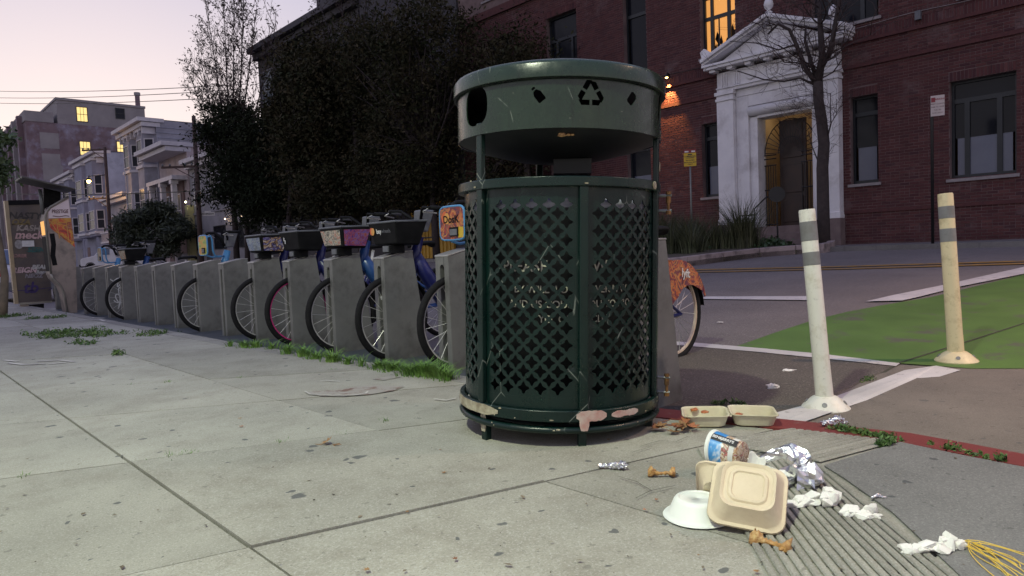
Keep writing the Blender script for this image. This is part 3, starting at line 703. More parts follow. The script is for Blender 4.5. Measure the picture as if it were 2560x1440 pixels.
        MB().tube([(q[0]+.006, q[1]*1.02, q[2]+(.004 if q[2] > 1.05 else -.004)) for q in pp], .009, 6, closed=True).build('panel_rim', FR_LT, t, True)
        for s in (-1, 1): MB().tube([(-.045, s*w_, zt-.02), (-.01, s*w_, zt-.005), (.005, s*w_, zt-.05), (.01, s*w_*.95, zb+.05), (.03, s*w_*.9, zb-.01), (.08, s*w_*.7, zb-.03), (.17, s*.05, zb-.02)], .011, 8).build('carrier_tube', FR_LT, t, True)
        bx('light_box', BLK, t, -.069, -.0605, -.075, .02, zb+.02, zb+.085); bx('head_light', GREYP, t, -.0725, -.0695, -.067, .012, zb+.028, zb+.072)
        MB().tube([(-.02, .05, zt+.0), (.03, .05, zt+.035), (.10, .04, zt+.04), (.17, .02, zt-.03), (.2, 0, zt-.13)], .018, 8).build('cable_loop', BLK, t, True)
    return t
BK = {}
def dk_(i): return dock_pos[i]
BK[0] = bike(*dk_(0), 'shared bike with flame-pattern front plate beside the trash can', FR_DK, 'u', ART_FLAME, rear_rim=RIMTAN)
BK[1] = bike(*dk_(1), 'shared bike with plain black basket lettered bay wheels', FR_DK, 'tub')
BK[2] = bike(*dk_(2), 'shared bike with red and purple art on its black basket', FR_BL, 'tub', ART_MIX, ART_RED)
BK[3] = bike(*dk_(3), 'shared bike with pink front wheel rim and black basket', FR_DK, 'tub', None, None, RIMPINK)
BK[4] = bike(*dk_(4), 'shared bike with pale blue striped art on its basket', FR_DK, 'tub', ART_BLUE, ART_STRIPE)
BK[6] = bike(*dk_(6), 'light blue shared bike with rainbow front plate in mid row', FR_LT, 'u', ART_RGB)
BK[10] = bike(*dk_(10), 'shared bike with dark basket near the far end of the row', FR_BL, 'tub', ART_TAN)
BK[12] = bike(*dk_(12), 'light blue shared bike with tan front plate, farthest in the row', FR_LT, 'u', ART_TAN)
BK[16] = bike(dock_pos[16][0]-.02, dock_pos[16][1], 'shared bike behind the trash can with flame rear fender and tan rim', FR_DK, 'tub', None, ART_FLAME, None, ART_FLAME, rear_rim=RIMTAN)
# printing on baskets and plates
def fp(mb, s, size, y, z, b=.001, e=0): text_on(mb, s, size, (-.121+e, y, z), (.0, -1, 0), (-.17, 0, .98), b)
def disc(mb, x, y, z, r, ry=None): mb.add([(x, y+(ry or r)*math.cos(a), z+r*math.sin(a)) for a in [2*math.pi*k/20 for k in range(20)]], [tuple(range(20))])
mb = MB(); fp(mb, 'bay', .05, .045, 1.03, .002); mb.build('basket_lettering', WHITEP, BK[1])
mb = MB(); fp(mb, 'wheels', .045, -.055, 1.03, .0006); mb.build('basket_lettering', GREYP, BK[1])
OR1 = pm('logo_orange', (.60, .12, .03), (.55, .1, .03), 20, .4); OR2 = pm('logo_amber', (.65, .32, .08), (.6, .28, .06), 20, .4)
mb = MB(); disc(mb, -.121, .150, 1.035, .03, .022); mb.build('round_emblem', OR1, BK[1]); mb = MB(); disc(mb, -.1222, .128, 1.032, .03, .022); mb.build('round_emblem', OR2, BK[1])
mb = MB(); ribbon(mb, [(0, .03), (-.012, .0), (.012, .0), (0, -.03)], .022, (-.121, .09, 1.02), (0, -1, 0), (-.17, 0, .98)); mb.build('bolt_emblem', WHITEP, BK[3])
mb = MB(); text_on(mb, 'DosK', .075, (-.0625, .005, 1.075), (0, -1, 0), (0, 0, 1), .002); mb.build('spray_tag', BLK, BK[0])
mb = MB(); disc(mb, -.0622, .075, 1.09, .045, .035); mb.build('round_emblem', OR1, BK[0]); mb = MB(); disc(mb, -.0623, .05, 1.085, .04, .03); mb.build('round_emblem', OR2, BK[0])
mb = MB(); mb.box(-.0622, -.0606, -.128, -.07, .945, 1.02); mb.build('yellow_sticker', pm('sticker_yellow', (.6, .4, .03), (.55, .35, .03), 9, .4), BK[0])
# ================================================================== payment kiosk, its solar roof and the map panel
KSIDE = pm('kiosk_bronze', (.36, .30, .255), (.29, .245, .21), 3, .45, .1, dirt=(.10, .09, .085), dscale=3)
KEDGE = pm('kiosk_edge', (.34, .32, .27), (.26, .25, .21), 8, .4, .4)
PINKP = pm('kiosk_header', (.82, .70, .70), (.76, .65, .65), 4, .4)
ART_KIOSK = art('art_kiosk', [(.30, .03, .03), (.55, .06, .03), (.62, .10, .03), (.65, .35, .04), (.35, .04, .03), (.5, .25, .12), (.28, .02, .02)], 3.2, 1.6, 14)
MAPM = pm('map_panel_face', (.13, .105, .085), (.085, .075, .08), 2.2, .28, bmp=.05, dirt=(.16, .13, .10), dscale=2)
KY = 14.9
ko = on_y(175, 795, KY)
kiosk = thing('payment_kiosk', 'bronze bike share payment kiosk with flame graphic beside the docks', 'kiosk', (ko.x, KY, -.12))
def K(px, py): p = on_y(px, py, KY); return (p.x-ko.x, 0, p.z+.12)
prof = [K(112, 545), K(117, 528), K(126, 517), K(171, 491), (K(172, 491)), K(189, 640), K(194, 797), K(172, 798), K(160, 735), K(152, 716), K(132, 696), K(127, 685)]
prof[5] = K(190, 640)
b_ = MB().prism(prof, (0, .46, 0)).build('body', KSIDE, kiosk, False, True); bevel(b_, .012)
edge = MB().tube([(p[0], -.012, p[2]) for p in (prof[11], prof[0], prof[1], prof[2], prof[3])], .018, 6).build('edge_trim', KEDGE, kiosk, True)
MB().tube([(p[0], -.012, p[2]) for p in (prof[11], prof[10], prof[9], prof[8], prof[7])], .018, 6).build('edge_trim', KEDGE, kiosk, True)
def side_poly(nm, m, pix, e): MB().poly([(K(*p)[0], -e, K(*p)[2]) for p in pix]).build(nm, m, kiosk)
side_poly('header_panel', PINKP, [(121, 546), (121, 530), (128, 521), (171, 498), (177, 544)], .004)
side_poly('graphic_panel', ART_KIOSK, [(121, 547), (177, 545), (187.5, 618), (160, 598), (126, 570)], .004)
for k, pts in enumerate(([(125, 552), (140, 575), (150, 590)], [(140, 550), (144, 572), (149, 596)], [(165, 552), (168, 575), (172, 600), (176, 602)], [(150, 585), (165, 595), (175, 602)])):
    mb = MB(); mb.tube([(K(*p)[0], -.006, K(*p)[2]) for p in pts], .009, 4); mb.build('yellow_stroke', OR2, kiosk)
mb = MB(); c = K(150, 529); text_on(mb, 'PRESTIGE', .062, (c[0], -.0065, c[2]), (1, 0, .02), (.1, 0, 1.5), .0015); ribbon(mb, [(-.12, -.08), (-.02, -.095), (.08, -.075), (.14, -.085)], .014, (c[0], -.0065, c[2]), (1, 0, 0), (0, 0, 1)); mb.build('spray_tag', pm('tag_dark_red', (.07, .02, .025), (.1, .03, .03), 9, .5), kiosk)
mb = MB(); c = K(133, 625); ribbon(mb, [(0, .3), (.012, .1), (-.012, -.1), (.01, -.28)], .075, (c[0], -.005, c[2]), (1, 0, 0), (0, 0, 1)); mb.build('spray_smear', BLK, kiosk)
# front face: amber lit screen, dark slot
fx0 = prof[0][0]; 
MB().add([(fx0-.012, .06, prof[0][2]-.05), (fx0-.012, .40, prof[0][2]-.05), (fx0+.0, .40, prof[0][2]-.30), (fx0+.0, .06, prof[0][2]-.30)], [(0, 1, 2, 3)]).build('screen', emit('kiosk_screen', (.9, .45, .12), .9), kiosk)
MB().add([(fx0-.006, .05, prof[0][2]-.33), (fx0-.006, .41, prof[0][2]-.33), (prof[11][0]-.008, .41, prof[11][2]+.05), (prof[11][0]-.008, .05, prof[11][2]+.05)], [(0, 1, 2, 3)]).build('keypad_panel', BLK, kiosk)
# solar roof on its mast
ms = MB(); a = K(113, 520); ms.tube([(a[0], .25, a[2]-.1), (a[0]-.02, .25, K(107, 470)[2])], .03, 8); ms.build('mast', POLE, kiosk, True)
p0, p1 = K(118, 468), K(158, 478)
MB().prism([(K(117, 520)[0], .3, K(117, 520)[2]), (K(160, 500)[0], .3, K(160, 500)[2]), (K(160, 468)[0], .3, K(160, 476)[2]), (K(117, 466)[0], .3, K(117, 466)[2])], (0, .12, 0)).build('sign_board', BLK, kiosk)
q0, q1 = K(52, 447), K(186, 476)
o = MB().prism([(q0[0], -.12, q0[2]), (q1[0], -.12, q1[2]), (q1[0], -.12, q1[2]+.03), (q0[0], -.12, q0[2]+.045)], (0, .75, 0)).build('solar_roof', pm('solar_underside', (.10, .095, .08), (.08, .075, .065), 6, .5), kiosk); bevel(o, .012)
# map panel
MY = 16.6; mo = on_y(60, 770, MY)
mapp = thing('map_panel', 'tall station map panel covered in graffiti behind the kiosk', 'map panel', (mo.x, MY, -.12))
def Q(px, py): p = on_y(px, py, MY); return (p.x-mo.x, 0, p.z+.12)
a, b, c, d = Q(20, 505), Q(112, 503), Q(130, 752), Q(46, 757)
MB().prism([a, b, c, d], (0, .10, 0)).build('face', MAPM, mapp)
MB().prism([(a[0]-.06, -.02, a[2]+.02), (a[0], -.02, a[2]+.02), (d[0], -.02, d[2]-.02), (d[0]-.06, -.02, d[2]-.02)], (0, .16, 0)).build('side_frame', pm('map_frame', (.42, .33, .20), (.30, .25, .17), 3, .4, .3), mapp)
MB().prism([(a[0], -.02, a[2]+.03), (b[0], -.02, b[2]+.03), (b[0], -.02, b[2]-.06), (a[0], -.02, a[2]-.06)], (0, .15, 0)).build('top_frame', BLK, mapp)
MB().prism([Q(48, 757), Q(130, 752), Q(130, 756), Q(50, 762)], (0, -.03, 0)).build('bottom_frame', KEDGE, mapp)
MB().prism([Q(50, 762), Q(72, 760), Q(72, 792), Q(66, 785)], (0, .14, 0)).build('foot', KSIDE, mapp); MB().prism([Q(74, 762), Q(110, 759), Q(110, 785), Q(74, 788)], (0, .12, 0)).build('foot', BLK, mapp)
TG = [('meck', 72, 588, .30, (.62, .42, .40)), ('REIGN', 60, 676, .20, (.62, .45, .46)), ('BEAU', 100, 668, .16, (.55, .55, .52)), ('Rope', 104, 680, .12, (.5, .5, .48)), ('NASTY', 62, 540, .24, (.05, .045, .04)), ('OZA', 52, 556, .2, (.24, .18, .07)), ('KASH', 70, 571, .22, (.38, .33, .28)), ('SEEN', 90, 625, .18, (.04, .14, .13)), ('tb', 76, 720, .42, (.05, .03, .14)), ('KORER', 45, 640, .12, (.33, .2, .18)), ('NEOZ', 84, 690, .15, (.3, .28, .3)), ('ALCOLT', 84, 506, .10, (.2, .12, .08))]
for i, (s, px, py, sz, c) in enumerate(TG):
    mb = MB(); p = Q(px, py); text_on(mb, s, sz*.62, (p[0], -.004-.0006*i, p[2]), (1.15, 0, -.03), (.05, 0, 1.2), .004, shear=.2); rg = random.Random(i+3)
    ribbon(mb, [(x, y*.8-.12*sz) for x, y in scribble(rg, 30, sz*1.5, sz*.25, 2)], .012, (p[0], -.0043-.0006*i, p[2]), (1, 0, 0), (0, 0, 1))
    mb.build('spray_tag', pm('tag_%d' % i, c, None, 9, .5), mapp)
p = Q(70, 609); bx('sticker', WHITEP, mapp, p[0]-.1, p[0]+.1, -.014, -.012, p[2]-.06, p[2]+.06)
p = Q(47, 611); mb = MB(); mb.add([(p[0]+.07*math.cos(k*.35), -.013, p[2]+.09*math.sin(k*.35)) for k in range(18)], [tuple(range(18))]); mb.build('sticker', pm('sticker_grey', (.36, .35, .34), (.25, .24, .24), 20, .5), mapp)
# ================================================================== brick building with the white portal
BX = 18.0
def _brick(name):
    m, t, b = newmat(name); co = coords(t, True)
    oi = nn(t, 'ShaderNodeObjectInfo'); gi = nn(t, 'ShaderNodeNewGeometry')
    r = mth(t, 'FRACT', mth(t, 'ADD', oi.outputs['Random'], gi.outputs['Random Per Island']))
    rp = nn(t, 'ShaderNodeValToRGB'); t.links.new(r, rp.inputs[0]); e = rp.color_ramp
    e.elements[0].color = (.070, .026, .028, 1); e.elements[1].color = (.13, .055, .052, 1)
    for p, c in ((.3, (.092, .034, .035)), (.6, (.105, .040, .039)), (.8, (.060, .024, .029))): x = e.elements.new(p); x.color = c+(1,)
    c = mixc(t, mth(t, 'MULTIPLY', step(t, noise_n(t, co, 45, 4, .7), .45, .7), .4), rp.outputs[0], (.07, .03, .03))
    c = mixc(t, mth(t, 'MULTIPLY', step(t, noise_n(t, co, 1.1, 6, .7), .56, .74), .55), c, (.22, .17, .17))
    t.links.new(c, b.inputs['Base Color']); b.inputs['Roughness'].default_value = .85; b.inputs['Specular IOR Level'].default_value = .25
    bump(t, b, noise_n(t, co, 90, 3, .7), .4, .004); return m
BRICK = _brick('brick')
MORT = pm('mortar', (.20, .14, .135), (.12, .085, .08), 3, .95, world=True)
PORT = pm('portal_white', (.76, .75, .76), (.68, .67, .69), 2.5, .6, bmp=.2, bscale=25, world=True, dirt=(.50, .48, .48), dscale=1.6)
STONE = pm('portal_stone_base', (.20, .15, .14), (.15, .11, .105), 5, .8, bmp=.2, world=True)
DARKF = pm('window_frame_dark', (.010, .014, .018), (.016, .02, .024), 8, .45)
WGL = glass('window_glass_dark', (.010, .012, .017), .12); WGL.node_tree.nodes['Principled BSDF'].inputs['Specular IOR Level'].default_value = .18
FROST = pm('window_frosted', (.11, .125, .175), (.09, .10, .15), 1.4, .22)
ROOM = emit('lit_room', (1.0, .45, .12), .75)
SILL = pm('sill_stone', (.30, .27, .27), (.22, .20, .20), 7, .8)
IRON = pm('wrought_iron', (.008, .008, .009), (.014, .013, .013), 12, .5)
WOODD = pm('door_wood_dark', (.035, .014, .008), (.022, .009, .006), 4, .45)
WARMW = pm('vestibule_wall', (.55, .42, .26), (.48, .36, .22), 2, .8)
bb = thing('brick_building', 'dark red brick building with white pedimented portal across the street', 'building', (BX, 12, FZ))
def rel(o): o.parent = bb; o.matrix_parent_inverse = Matrix.Translation((-BX, -12, -FZ)); return o
Y0, Y1, Z1 = -2.5, 21.8, 13.2
OPEN = [(10.35, 10.95, 2.04, 4.16, 'low'), (6.16, 6.80, 2.02, 4.15, 'low'), (3.42, 4.66, 1.93, 4.10, 'big'), (.9, 2.1, 1.93, 4.10, 'big'), (12.75, 13.65, 2.04, 4.16, 'low2'), (15.6, 17.0, 2.04, 4.16, 'big'), (18.9, 20.3, 2.04, 4.16, 'big'),
        (15.6, 17.0, 6.15, 8.78, 'up'), (12.78, 13.65, 6.05, 8.75, 'up1'), (9.82, 10.9, 6.02, 8.70, 'lit'), (6.12, 7.7, 5.95, 8.65, 'up'), (3.0, 4.45, 5.9, 8.6, 'up'), (18.9, 20.3, 6.15, 8.78, 'up'),
        (15.6, 17.0, 10.3, 12.6, 'up'), (12.78, 13.65, 10.3, 12.6, 'up1'), (9.82, 10.9, 10.3, 12.6, 'up'), (6.12, 7.7, 10.3, 12.6, 'up'), (18.9, 20.3, 10.3, 12.6, 'up')]
PORTAL_O = (6.98, 10.30, FZ-.1, 5.42, 'portal')
ALLO = OPEN+[PORTAL_O]
# backing wall of mortar with real openings
ye = sorted({Y0, Y1}|{v for o in ALLO for v in o[:2]}); ze = sorted({FZ-.3, Z1}|{v for o in ALLO for v in o[2:4]})
mb = MB()
for i in range(len(ye)-1):
    for j in range(len(ze)-1):
        yc, zc = (ye[i]+ye[i+1])/2, (ze[j]+ze[j+1])/2
        if any(o[0] < yc < o[1] and o[2] < zc < o[3] for o in ALLO): continue
        mb.add([(BX, ye[i], ze[j]), (BX, ye[i+1], ze[j]), (BX, ye[i+1], ze[j+1]), (BX, ye[i], ze[j+1])], [(3, 2, 1, 0)])
for o in OPEN:                               # reveals
    y0, y1, z0, z1 = o[:4]; D = .32
    for q in ([(BX, y0, z0), (BX, y0, z1), (BX+D, y0, z1), (BX+D, y0, z0)], [(BX, y1, z1), (BX, y1, z0), (BX+D, y1, z0), (BX+D, y1, z1)], [(BX, y0, z1), (BX, y1, z1), (BX+D, y1, z1), (BX+D, y0, z1)], [(BX, y1, z0), (BX, y0, z0), (BX+D, y0, z0), (BX+D, y1, z0)]): mb.poly(q)
rel(mb.build('wall', MORT))
mb = MB().add([(BX, Y1, FZ-.3), (BX+14, Y1, FZ-.3), (BX+14, Y1, Z1), (BX, Y1, Z1), (BX, Y0, FZ-.3), (BX+14, Y0, FZ-.3), (BX+14, Y0, Z1), (BX, Y0, Z1)], [(0, 1, 2, 3), (7, 6, 5, 4), (3, 2, 6, 7), (1, 5, 6, 2)]); rel(mb.build('side_wall', MORT))
# bricks
CH = .0695; BL_ = .205
small = []; rng = random.Random(11)
z = FZ-.02; row = 0
SOLD = []
def add_brick(y0, y1, z0, z1):
    if y1-y0 < .025: return
    small.append((y0, y1, z0, z1, rng.uniform(.006, .011)))
while z < 9.6:
    zc = z+CH/2
    if 5.50 < zc < 5.50+CH*3: z += CH; row += 1; continue        # soldier course instead
    ivs = []; cuts = sorted([(o[0], o[1]) for o in ALLO if o[2]-.005 < zc < o[3]+(.0 if o[4] == 'portal' else .21)])
    a = Y0
    for c0, c1 in cuts: ivs.append((a, c0)); a = c1
    ivs.append((a, Y1))
    L_ = BL_/2 if row % 6 == 5 else BL_; off = (row % 2)*BL_/2
    for a, b in ivs:
        k = math.floor((a-Y0-off)/L_)
        while Y0+off+k*L_ < b:
            s0 = max(a, Y0+off+k*L_); s1 = min(b, Y0+off+(k+1)*L_-.010)
            add_brick(s0, s1, z, z+CH-.010); k += 1
    z += CH; row += 1
y = Y0
while y < Y1:                                                     # soldier band and soldier lintels
    if not (6.98 < y+.03 < 10.3 and False): add_brick(y, y+CH-.010, 5.515, 5.515+.195)
    y += CH
for o in OPEN:
    if o[3] > 9.6: continue
    n = int((o[1]-o[0])/CH); w = (o[1]-o[0])/n
    for k in range(n): add_brick(o[0]+k*w+.004, o[0]+(k+1)*w-.004, o[3]+.006, o[3]+.200)
def vis(b):
    p = Vector((BX, (b[0]+b[1])/2, (b[2]+b[3])/2))-CAM; d = p.dot(FW)
    return d > 0 and abs(p.dot(RT)/d)*FPX < 1280 and abs(p.dot(UP)/d)*FPX < 720 and (b[1]-b[0]) > .15
def hid(b):                                  # behind the trash can or the posts: skip when choosing the individual bricks
    p = Vector((BX, (b[0]+b[1])/2, (b[2]+b[3])/2))-CAM; px = 1280+FPX*p.dot(RT)/p.dot(FW); return px < 1670
cand = sorted([i for i, b in enumerate(small) if vis(b) and not hid(b)], key=lambda i: (Vector((BX, small[i][0], small[i][2]))-CAM).length)[:300]
cs = set(cand)
def brick_into(mb, b, ox=0, oy=0, oz=0):
    y0, y1, z0, z1, d = b; x0, x1 = BX-d-ox, BX+.002-ox; y0 -= oy; y1 -= oy; z0 -= oz; z1 -= oz; e = .0025
    mb.add([(x1, y0, z0), (x1, y1, z0), (x1, y1, z1), (x1, y0, z1), (x0, y0+e, z0+e), (x0, y1-e, z0+e), (x0, y1-e, z1-e), (x0, y0+e, z1-e)], [(7, 6, 5, 4), (0, 4, 5, 1), (1, 5, 6, 2), (2, 6, 7, 3), (3, 7, 4, 0)])
mb = MB()
for i, b in enumerate(small):
    if i not in cs: brick_into(mb, b)
o = rel(mb.build('bricks', BRICK)); o['kind'] = 'stuff'
bm_cache = {}
for i in cand:
    b = small[i]; key = (round(b[1]-b[0], 3), round(b[3]-b[2], 3))
    if key not in bm_cache:
        m_ = MB(); brick_into(m_, b, BX, b[0], b[2]); ob = m_.build('brick', BRICK); bm_cache[key] = ob.data
    else: ob = bpy.data.objects.new('brick', bm_cache[key]); COL.objects.link(ob)
    ob.location = (BX-rng.uniform(0, .003), b[0], b[2]); rel(ob)
# belt courses
for z0, z1, pr in ((5.42, 5.50, .07), (4.84, 4.93, .055), (9.62, 9.9, .10), (1.30, 1.38, .04)):
    for a, b in ((Y0, 6.96), (10.32, Y1)): rel(bx('belt_course', pm('belt_brick', (.10, .035, .033), (.07, .025, .026), 14, .9, world=True) if 'belt_brick' not in MATS else MATS['belt_brick'], None, BX-pr, BX+.05, a, b, z0, z1))
rel(bx('upper_wall', MATS['belt_brick'], None, BX-.006, BX, Y0, Y1, 9.9, Z1-.02)) if False else None
rel(bx('roof_cornice', MATS['belt_brick'], None, BX-.35, BX+.3, Y0, Y1, Z1, Z1+.35))
# windows
PLANTM = pm('room_silhouette', (.03, .02, .012), (.05, .03, .02), 9, .9)
for y0, y1, z0, z1, kd in OPEN:
    w = thing('window', '', '') if False else None
    X = BX+.20; fr = MB(); t_ = .055
    for a, b, c, d in ((y0, y0+t_, z0, z1), (y1-t_, y1, z0, z1), (y0+t_, y1-t_, z1-t_, z1), (y0+t_, y1-t_, z0, z0+t_+.03)): fr.box(X-.03, X+.05, a, b, c, d)
    zm = z0+(z1-z0)*(.42 if kd == 'lit' else .70 if kd in ('up', 'up1') else .80); fr.box(X-.02, X+.05, y0+t_, y1-t_, zm-.05, zm+.05)
    mull = []
    if kd in ('big', 'up', 'lit'):
        mull = [y0+(y1-y0)*.27, y1-(y1-y0)*.24]
        for m_ in mull: fr.box(X-.02, X+.05, m_-.05, m_+.05, z0+t_+.03, zm-.05)
    if kd == 'lit':
        fr.box(X, X+.04, (y0+y1)/2+.06, (y0+y1)/2+.085, z0+t_+.03, zm-.05)
        for m_ in mull: fr.box(X-.02, X+.05, m_-.04, m_+.04, zm+.05, z1-t_)
        fr.box(X-.01, X+.045, y0+t_, y1-t_, zm+.55, zm+.60)
    f_ = rel(fr.build('window_frame', DARKF)); 
    edges = [y0+t_]+mull+[y1-t_]; zl = z0+(z1-z0)*.42
    for a, b in zip(edges, edges[1:]):
        if kd in ('low', 'big', 'low2'):
            rel(bx('frosted_pane', FROST, None, X+.02, X+.03, a+.05, b-.05, z0+t_+.03, zl)); rel(bx('pane', WGL, None, X+.022, X+.032, a+.002, b-.002, zl+.004, zm-.05))
        elif kd == 'lit': pass
        else: rel(bx('pane', WGL, None, X+.02, X+.03, a+.05, b-.05, z0+t_+.03, zm-.05))
    if kd != 'lit': rel(bx('transom_pane', WGL, None, X+.02, X+.03, y0+t_, y1-t_, zm+.05, z1-t_))
    else:
        rel(bx('lit_room', ROOM, None, X+.5, X+.52, y0-.3, y1+.3, z0-.3, z1+.3))
        rg = random.Random(2); pmb = MB()
        for k in range(26):
            yy = rg.choice([rg.uniform(y0+.2, y0+.62), rg.uniform(y1-.35, y1-.1)]); zz = z0+.1+abs(rg.gauss(0, .45)); s_ = rg.uniform(.05, .13)
            pmb.add([(X+.40, yy-s_*.5, zz), (X+.40, yy, zz+s_*2), (X+.40, yy+s_*.6, zz+.02), (X+.42, yy, zz-s_)], [(0, 3, 2, 1)])
        rel(pmb.build('house_plant', PLANTM)); rel(bx('room_dresser', PLANTM, None, X+.36, X+.44, y0+.12, y0+.5, z0, z0+.75))
    rel(bx('window_sill', SILL, None, BX-.06, BX+.2, y0-.06, y1+.06, z0-.07, z0-.002))
# ---- white portal
def pbx(nm, x0, x1, y0, y1, z0, z1, m=PORT, bev=.01): o = rel(bx(nm, m, None, x0, x1, y0, y1, z0, z1)); bevel(o, bev); return o
PL, PR = 10.30, 6.98
for a, b in ((9.80, PL), (PR, 7.47)):
    pbx('plinth', BX-.31, BX+.2, a-.03, b+.03, FZ-.05, 1.20, STONE)
    pbx('pilaster', BX-.26, BX+.2, a, b, 1.20, 4.64)
    pbx('pilaster_foot', BX-.29, BX+.1, a-.02, b+.02, 1.203, 1.36)
    pbx('capital', BX-.29, BX+.2, a-.025, b+.025, 4.643, 4.72); pbx('capital', BX-.265, BX+.2, a+.0, b-.0, 4.722, 4.80); pbx('capital', BX-.31, BX+.2, a-.04, b+.04, 4.802, 4.90)
for a, b in ((9.44, 9.798), (7.472, 7.66)):
    pbx('jamb', BX-.10, BX+.5, a, b, 1.2, 4.70); pbx('plinth', BX-.13, BX+.5, a, b, FZ-.05, 1.198, STONE)
for a, b in ((9.22, 9.438), (7.662, 7.74)): pbx('door_moulding', BX-.02, BX+.45, a, b, 1.08, 4.10)
pbx('header_panel', BX-.10, BX+.5, 7.662, 9.438, 4.40, 4.70)
pbx('header_panel', BX-.12, BX+.5, 7.49, 9.78, 4.702, 4.90)
pbx('door_lintel', BX-.03, BX+.45, 7.742, 9.218, 4.05, 4.12)
mb = MB(); mb.lathe([(.16*math.cos(rad(a)), .16*math.sin(rad(a))) for a in range(-90, 91, 15)], 1); 
cu = MB(); pr_ = [(BX-.02-.16*math.cos(rad(a)), 4.262+.135*math.sin(rad(a))) for a in range(-90, 91, 15)]
cu.prism([(x, 7.664, z) for x, z in pr_]+[(BX+.3, 7.664, 4.397), (BX+.3, 7.664, 4.127)], (0, 1.772, 0)); rel(cu.build('cushion_lintel', PORT, None, True, True))
pbx('architrave', BX-.24, BX+.3, PR+.003, PL-.003, 4.903, 5.02); pbx('frieze', BX-.22, BX+.3, PR+.006, PL-.006, 5.022, 5.44); pbx('architrave_fillet', BX-.28, BX-.2, PR, PL, 4.985, 5.02, PORT, .004)
for yc in (8.05, 8.66, 9.27):
    mb = MB(); mb.lathe([(.0, .06), (.05, .055), (.08, .03), (.11, .045), (.15, .04), (.16, .0)], 20, (BX-.22, yc, 5.23), M=Matrix.Rotation(rad(-90), 4, 'Y')); rel(mb.build('medallion', PORT, None, True, True))
for yc in (7.2, 7.62, 9.68, 10.06):
    for k in range(3): pbx('triglyph', BX-.245, BX-.218, yc-.09+k*.07, yc-.05+k*.07, 5.04, 5.40, PORT, .004)
for k in range(7): yc = 7.05+k*.53; pbx('modillion', BX-.44, BX-.2, yc, yc+.17, 5.44, 5.52)
pbx('cornice', BX-.50, BX+.2, 6.72, 10.55, 5.522, 5.60); pbx('cornice', BX-.54, BX+.2, 6.68, 10.59, 5.602, 5.67)
ap = (8.66, 6.62); 
for e_ in (10.62, 6.65):
    s = 1 if e_ > ap[0] else -1
    for (t0, t1, xo) in ((0, .10, .56), (.102, .17, .48)):
        mb = MB(); P = [(e_, 5.672+.17-t0), (ap[0], ap[1]-t0), (ap[0], ap[1]-t1), (e_, 5.672+.17-t1)]
        mb.prism([(BX-xo, y, z) for y, z in P], (xo+.2, 0, 0)); o = rel(mb.build('raking_cornice', PORT, None, False, True)); bevel(o, .01)
    mb = MB(); P = [(e_-s*.03, 5.672), (e_-s*.55, 5.672), (e_-s*.03, 5.74)]
MB_ = MB(); MB_.prism([(BX-.20, 10.3, 5.672), (BX-.20, ap[0], ap[1]-.16), (BX-.20, 7.0, 5.672)], (.3, 0, 0)); rel(MB_.build('tympanum', PORT, None, False, True))
mb = MB(); mb.lathe([(.0, .05), (.10, .045), (.13, .02), (.2, .03), (.21, 0)], 20, (BX-.205, 8.66, 5.98), M=Matrix.Rotation(rad(-90), 4, 'Y')); rel(mb.build('medallion', PORT, None, True, True))
def urn(y, z, s):
    pr = [(0, 0), (.11, 0), (.11, .05), (.05, .08), (.07, .12), (.13, .20), (.145, .28), (.12, .38), (.07, .46), (.02, .51), (0, .52)]
    mb = MB(); mb.lathe([(r*s, zz*s) for r, zz in pr], 14, (BX-.38, y, z)); o = rel(mb.build('finial_urn', PORT, None, True, True))
urn(8.66, 6.62, .85); urn(7.02, 5.98, .8)
mb = MB(); mb.prism([(BX-.45, 10.62, 5.84), (BX-.45, 10.68, 6.08), (BX-.45, 10.55, 6.16), (BX-.45, 10.42, 6.06), (BX-.45, 10.30, 5.98)], (.12, 0, 0)); o = rel(mb.build('corner_finial', PORT, None, False, True)); bevel(o, .02)
# vestibule, door leaf, iron gate
vb = MB()
vx0, vx1, vy0, vy1, vz0, vz1 = BX+.45, BX+2.2, 7.5, 9.6, 1.08, 4.5
for q in ([(vx1, vy0, vz0), (vx1, vy1, vz0), (vx1, vy1, vz1), (vx1, vy0, vz1)], [(vx0, vy0, vz0), (vx1, vy0, vz0), (vx1, vy0, vz1), (vx0, vy0, vz1)], [(vx0, vy1, vz0), (vx0, vy1, vz1), (vx1, vy1, vz1), (vx1, vy1, vz0)], [(vx0, vy0, vz1), (vx1, vy0, vz1), (vx1, vy1, vz1), (vx0, vy1, vz1)]): vb.poly(q)
rel(vb.build('vestibule', WARMW)); rel(bx('vestibule_floor', STONE, None, BX-.02, vx1, vy0, vy1, FZ, 1.08))
dl = rel(bx('door_leaf', WOODD, None, BX+.62, BX+.68, 8.18, 8.92, 1.085, 3.98)); bevel(dl, .01)
for z0, z1 in ((1.2, 1.9), (2.0, 2.75), (2.95, 3.85)): o = rel(bx('door_panel', WOODD, None, BX+.595, BX+.618, 8.27, 8.83, z0, z1)); bevel(o, .008)
gx0 = BX+.34
def bar(pts, r=.011, nm='gate_bar'): rel(MB().tube(pts, r, 5).build(nm, IRON))
for yy in list(np.arange(7.80, 8.2, .075))+list(np.arange(8.90, 9.21, .07)): bar([(gx0, yy, 1.1), (gx0, yy, 2.75)])
for zz in (1.15, 2.10, 2.77, 2.95, 3.05): 
    for a, b in ((7.74, 8.2), (8.88, 9.22)): bar([(gx0, a, zz), (gx0, b, zz)], .016, 'gate_rail')
for r_ in (.34, .72):
    bar([(gx0, 8.48+r_*math.cos(a), 3.06+1.25*r_*math.sin(a)) for a in np.linspace(0, math.pi, 17)], .014, 'fan_arc')
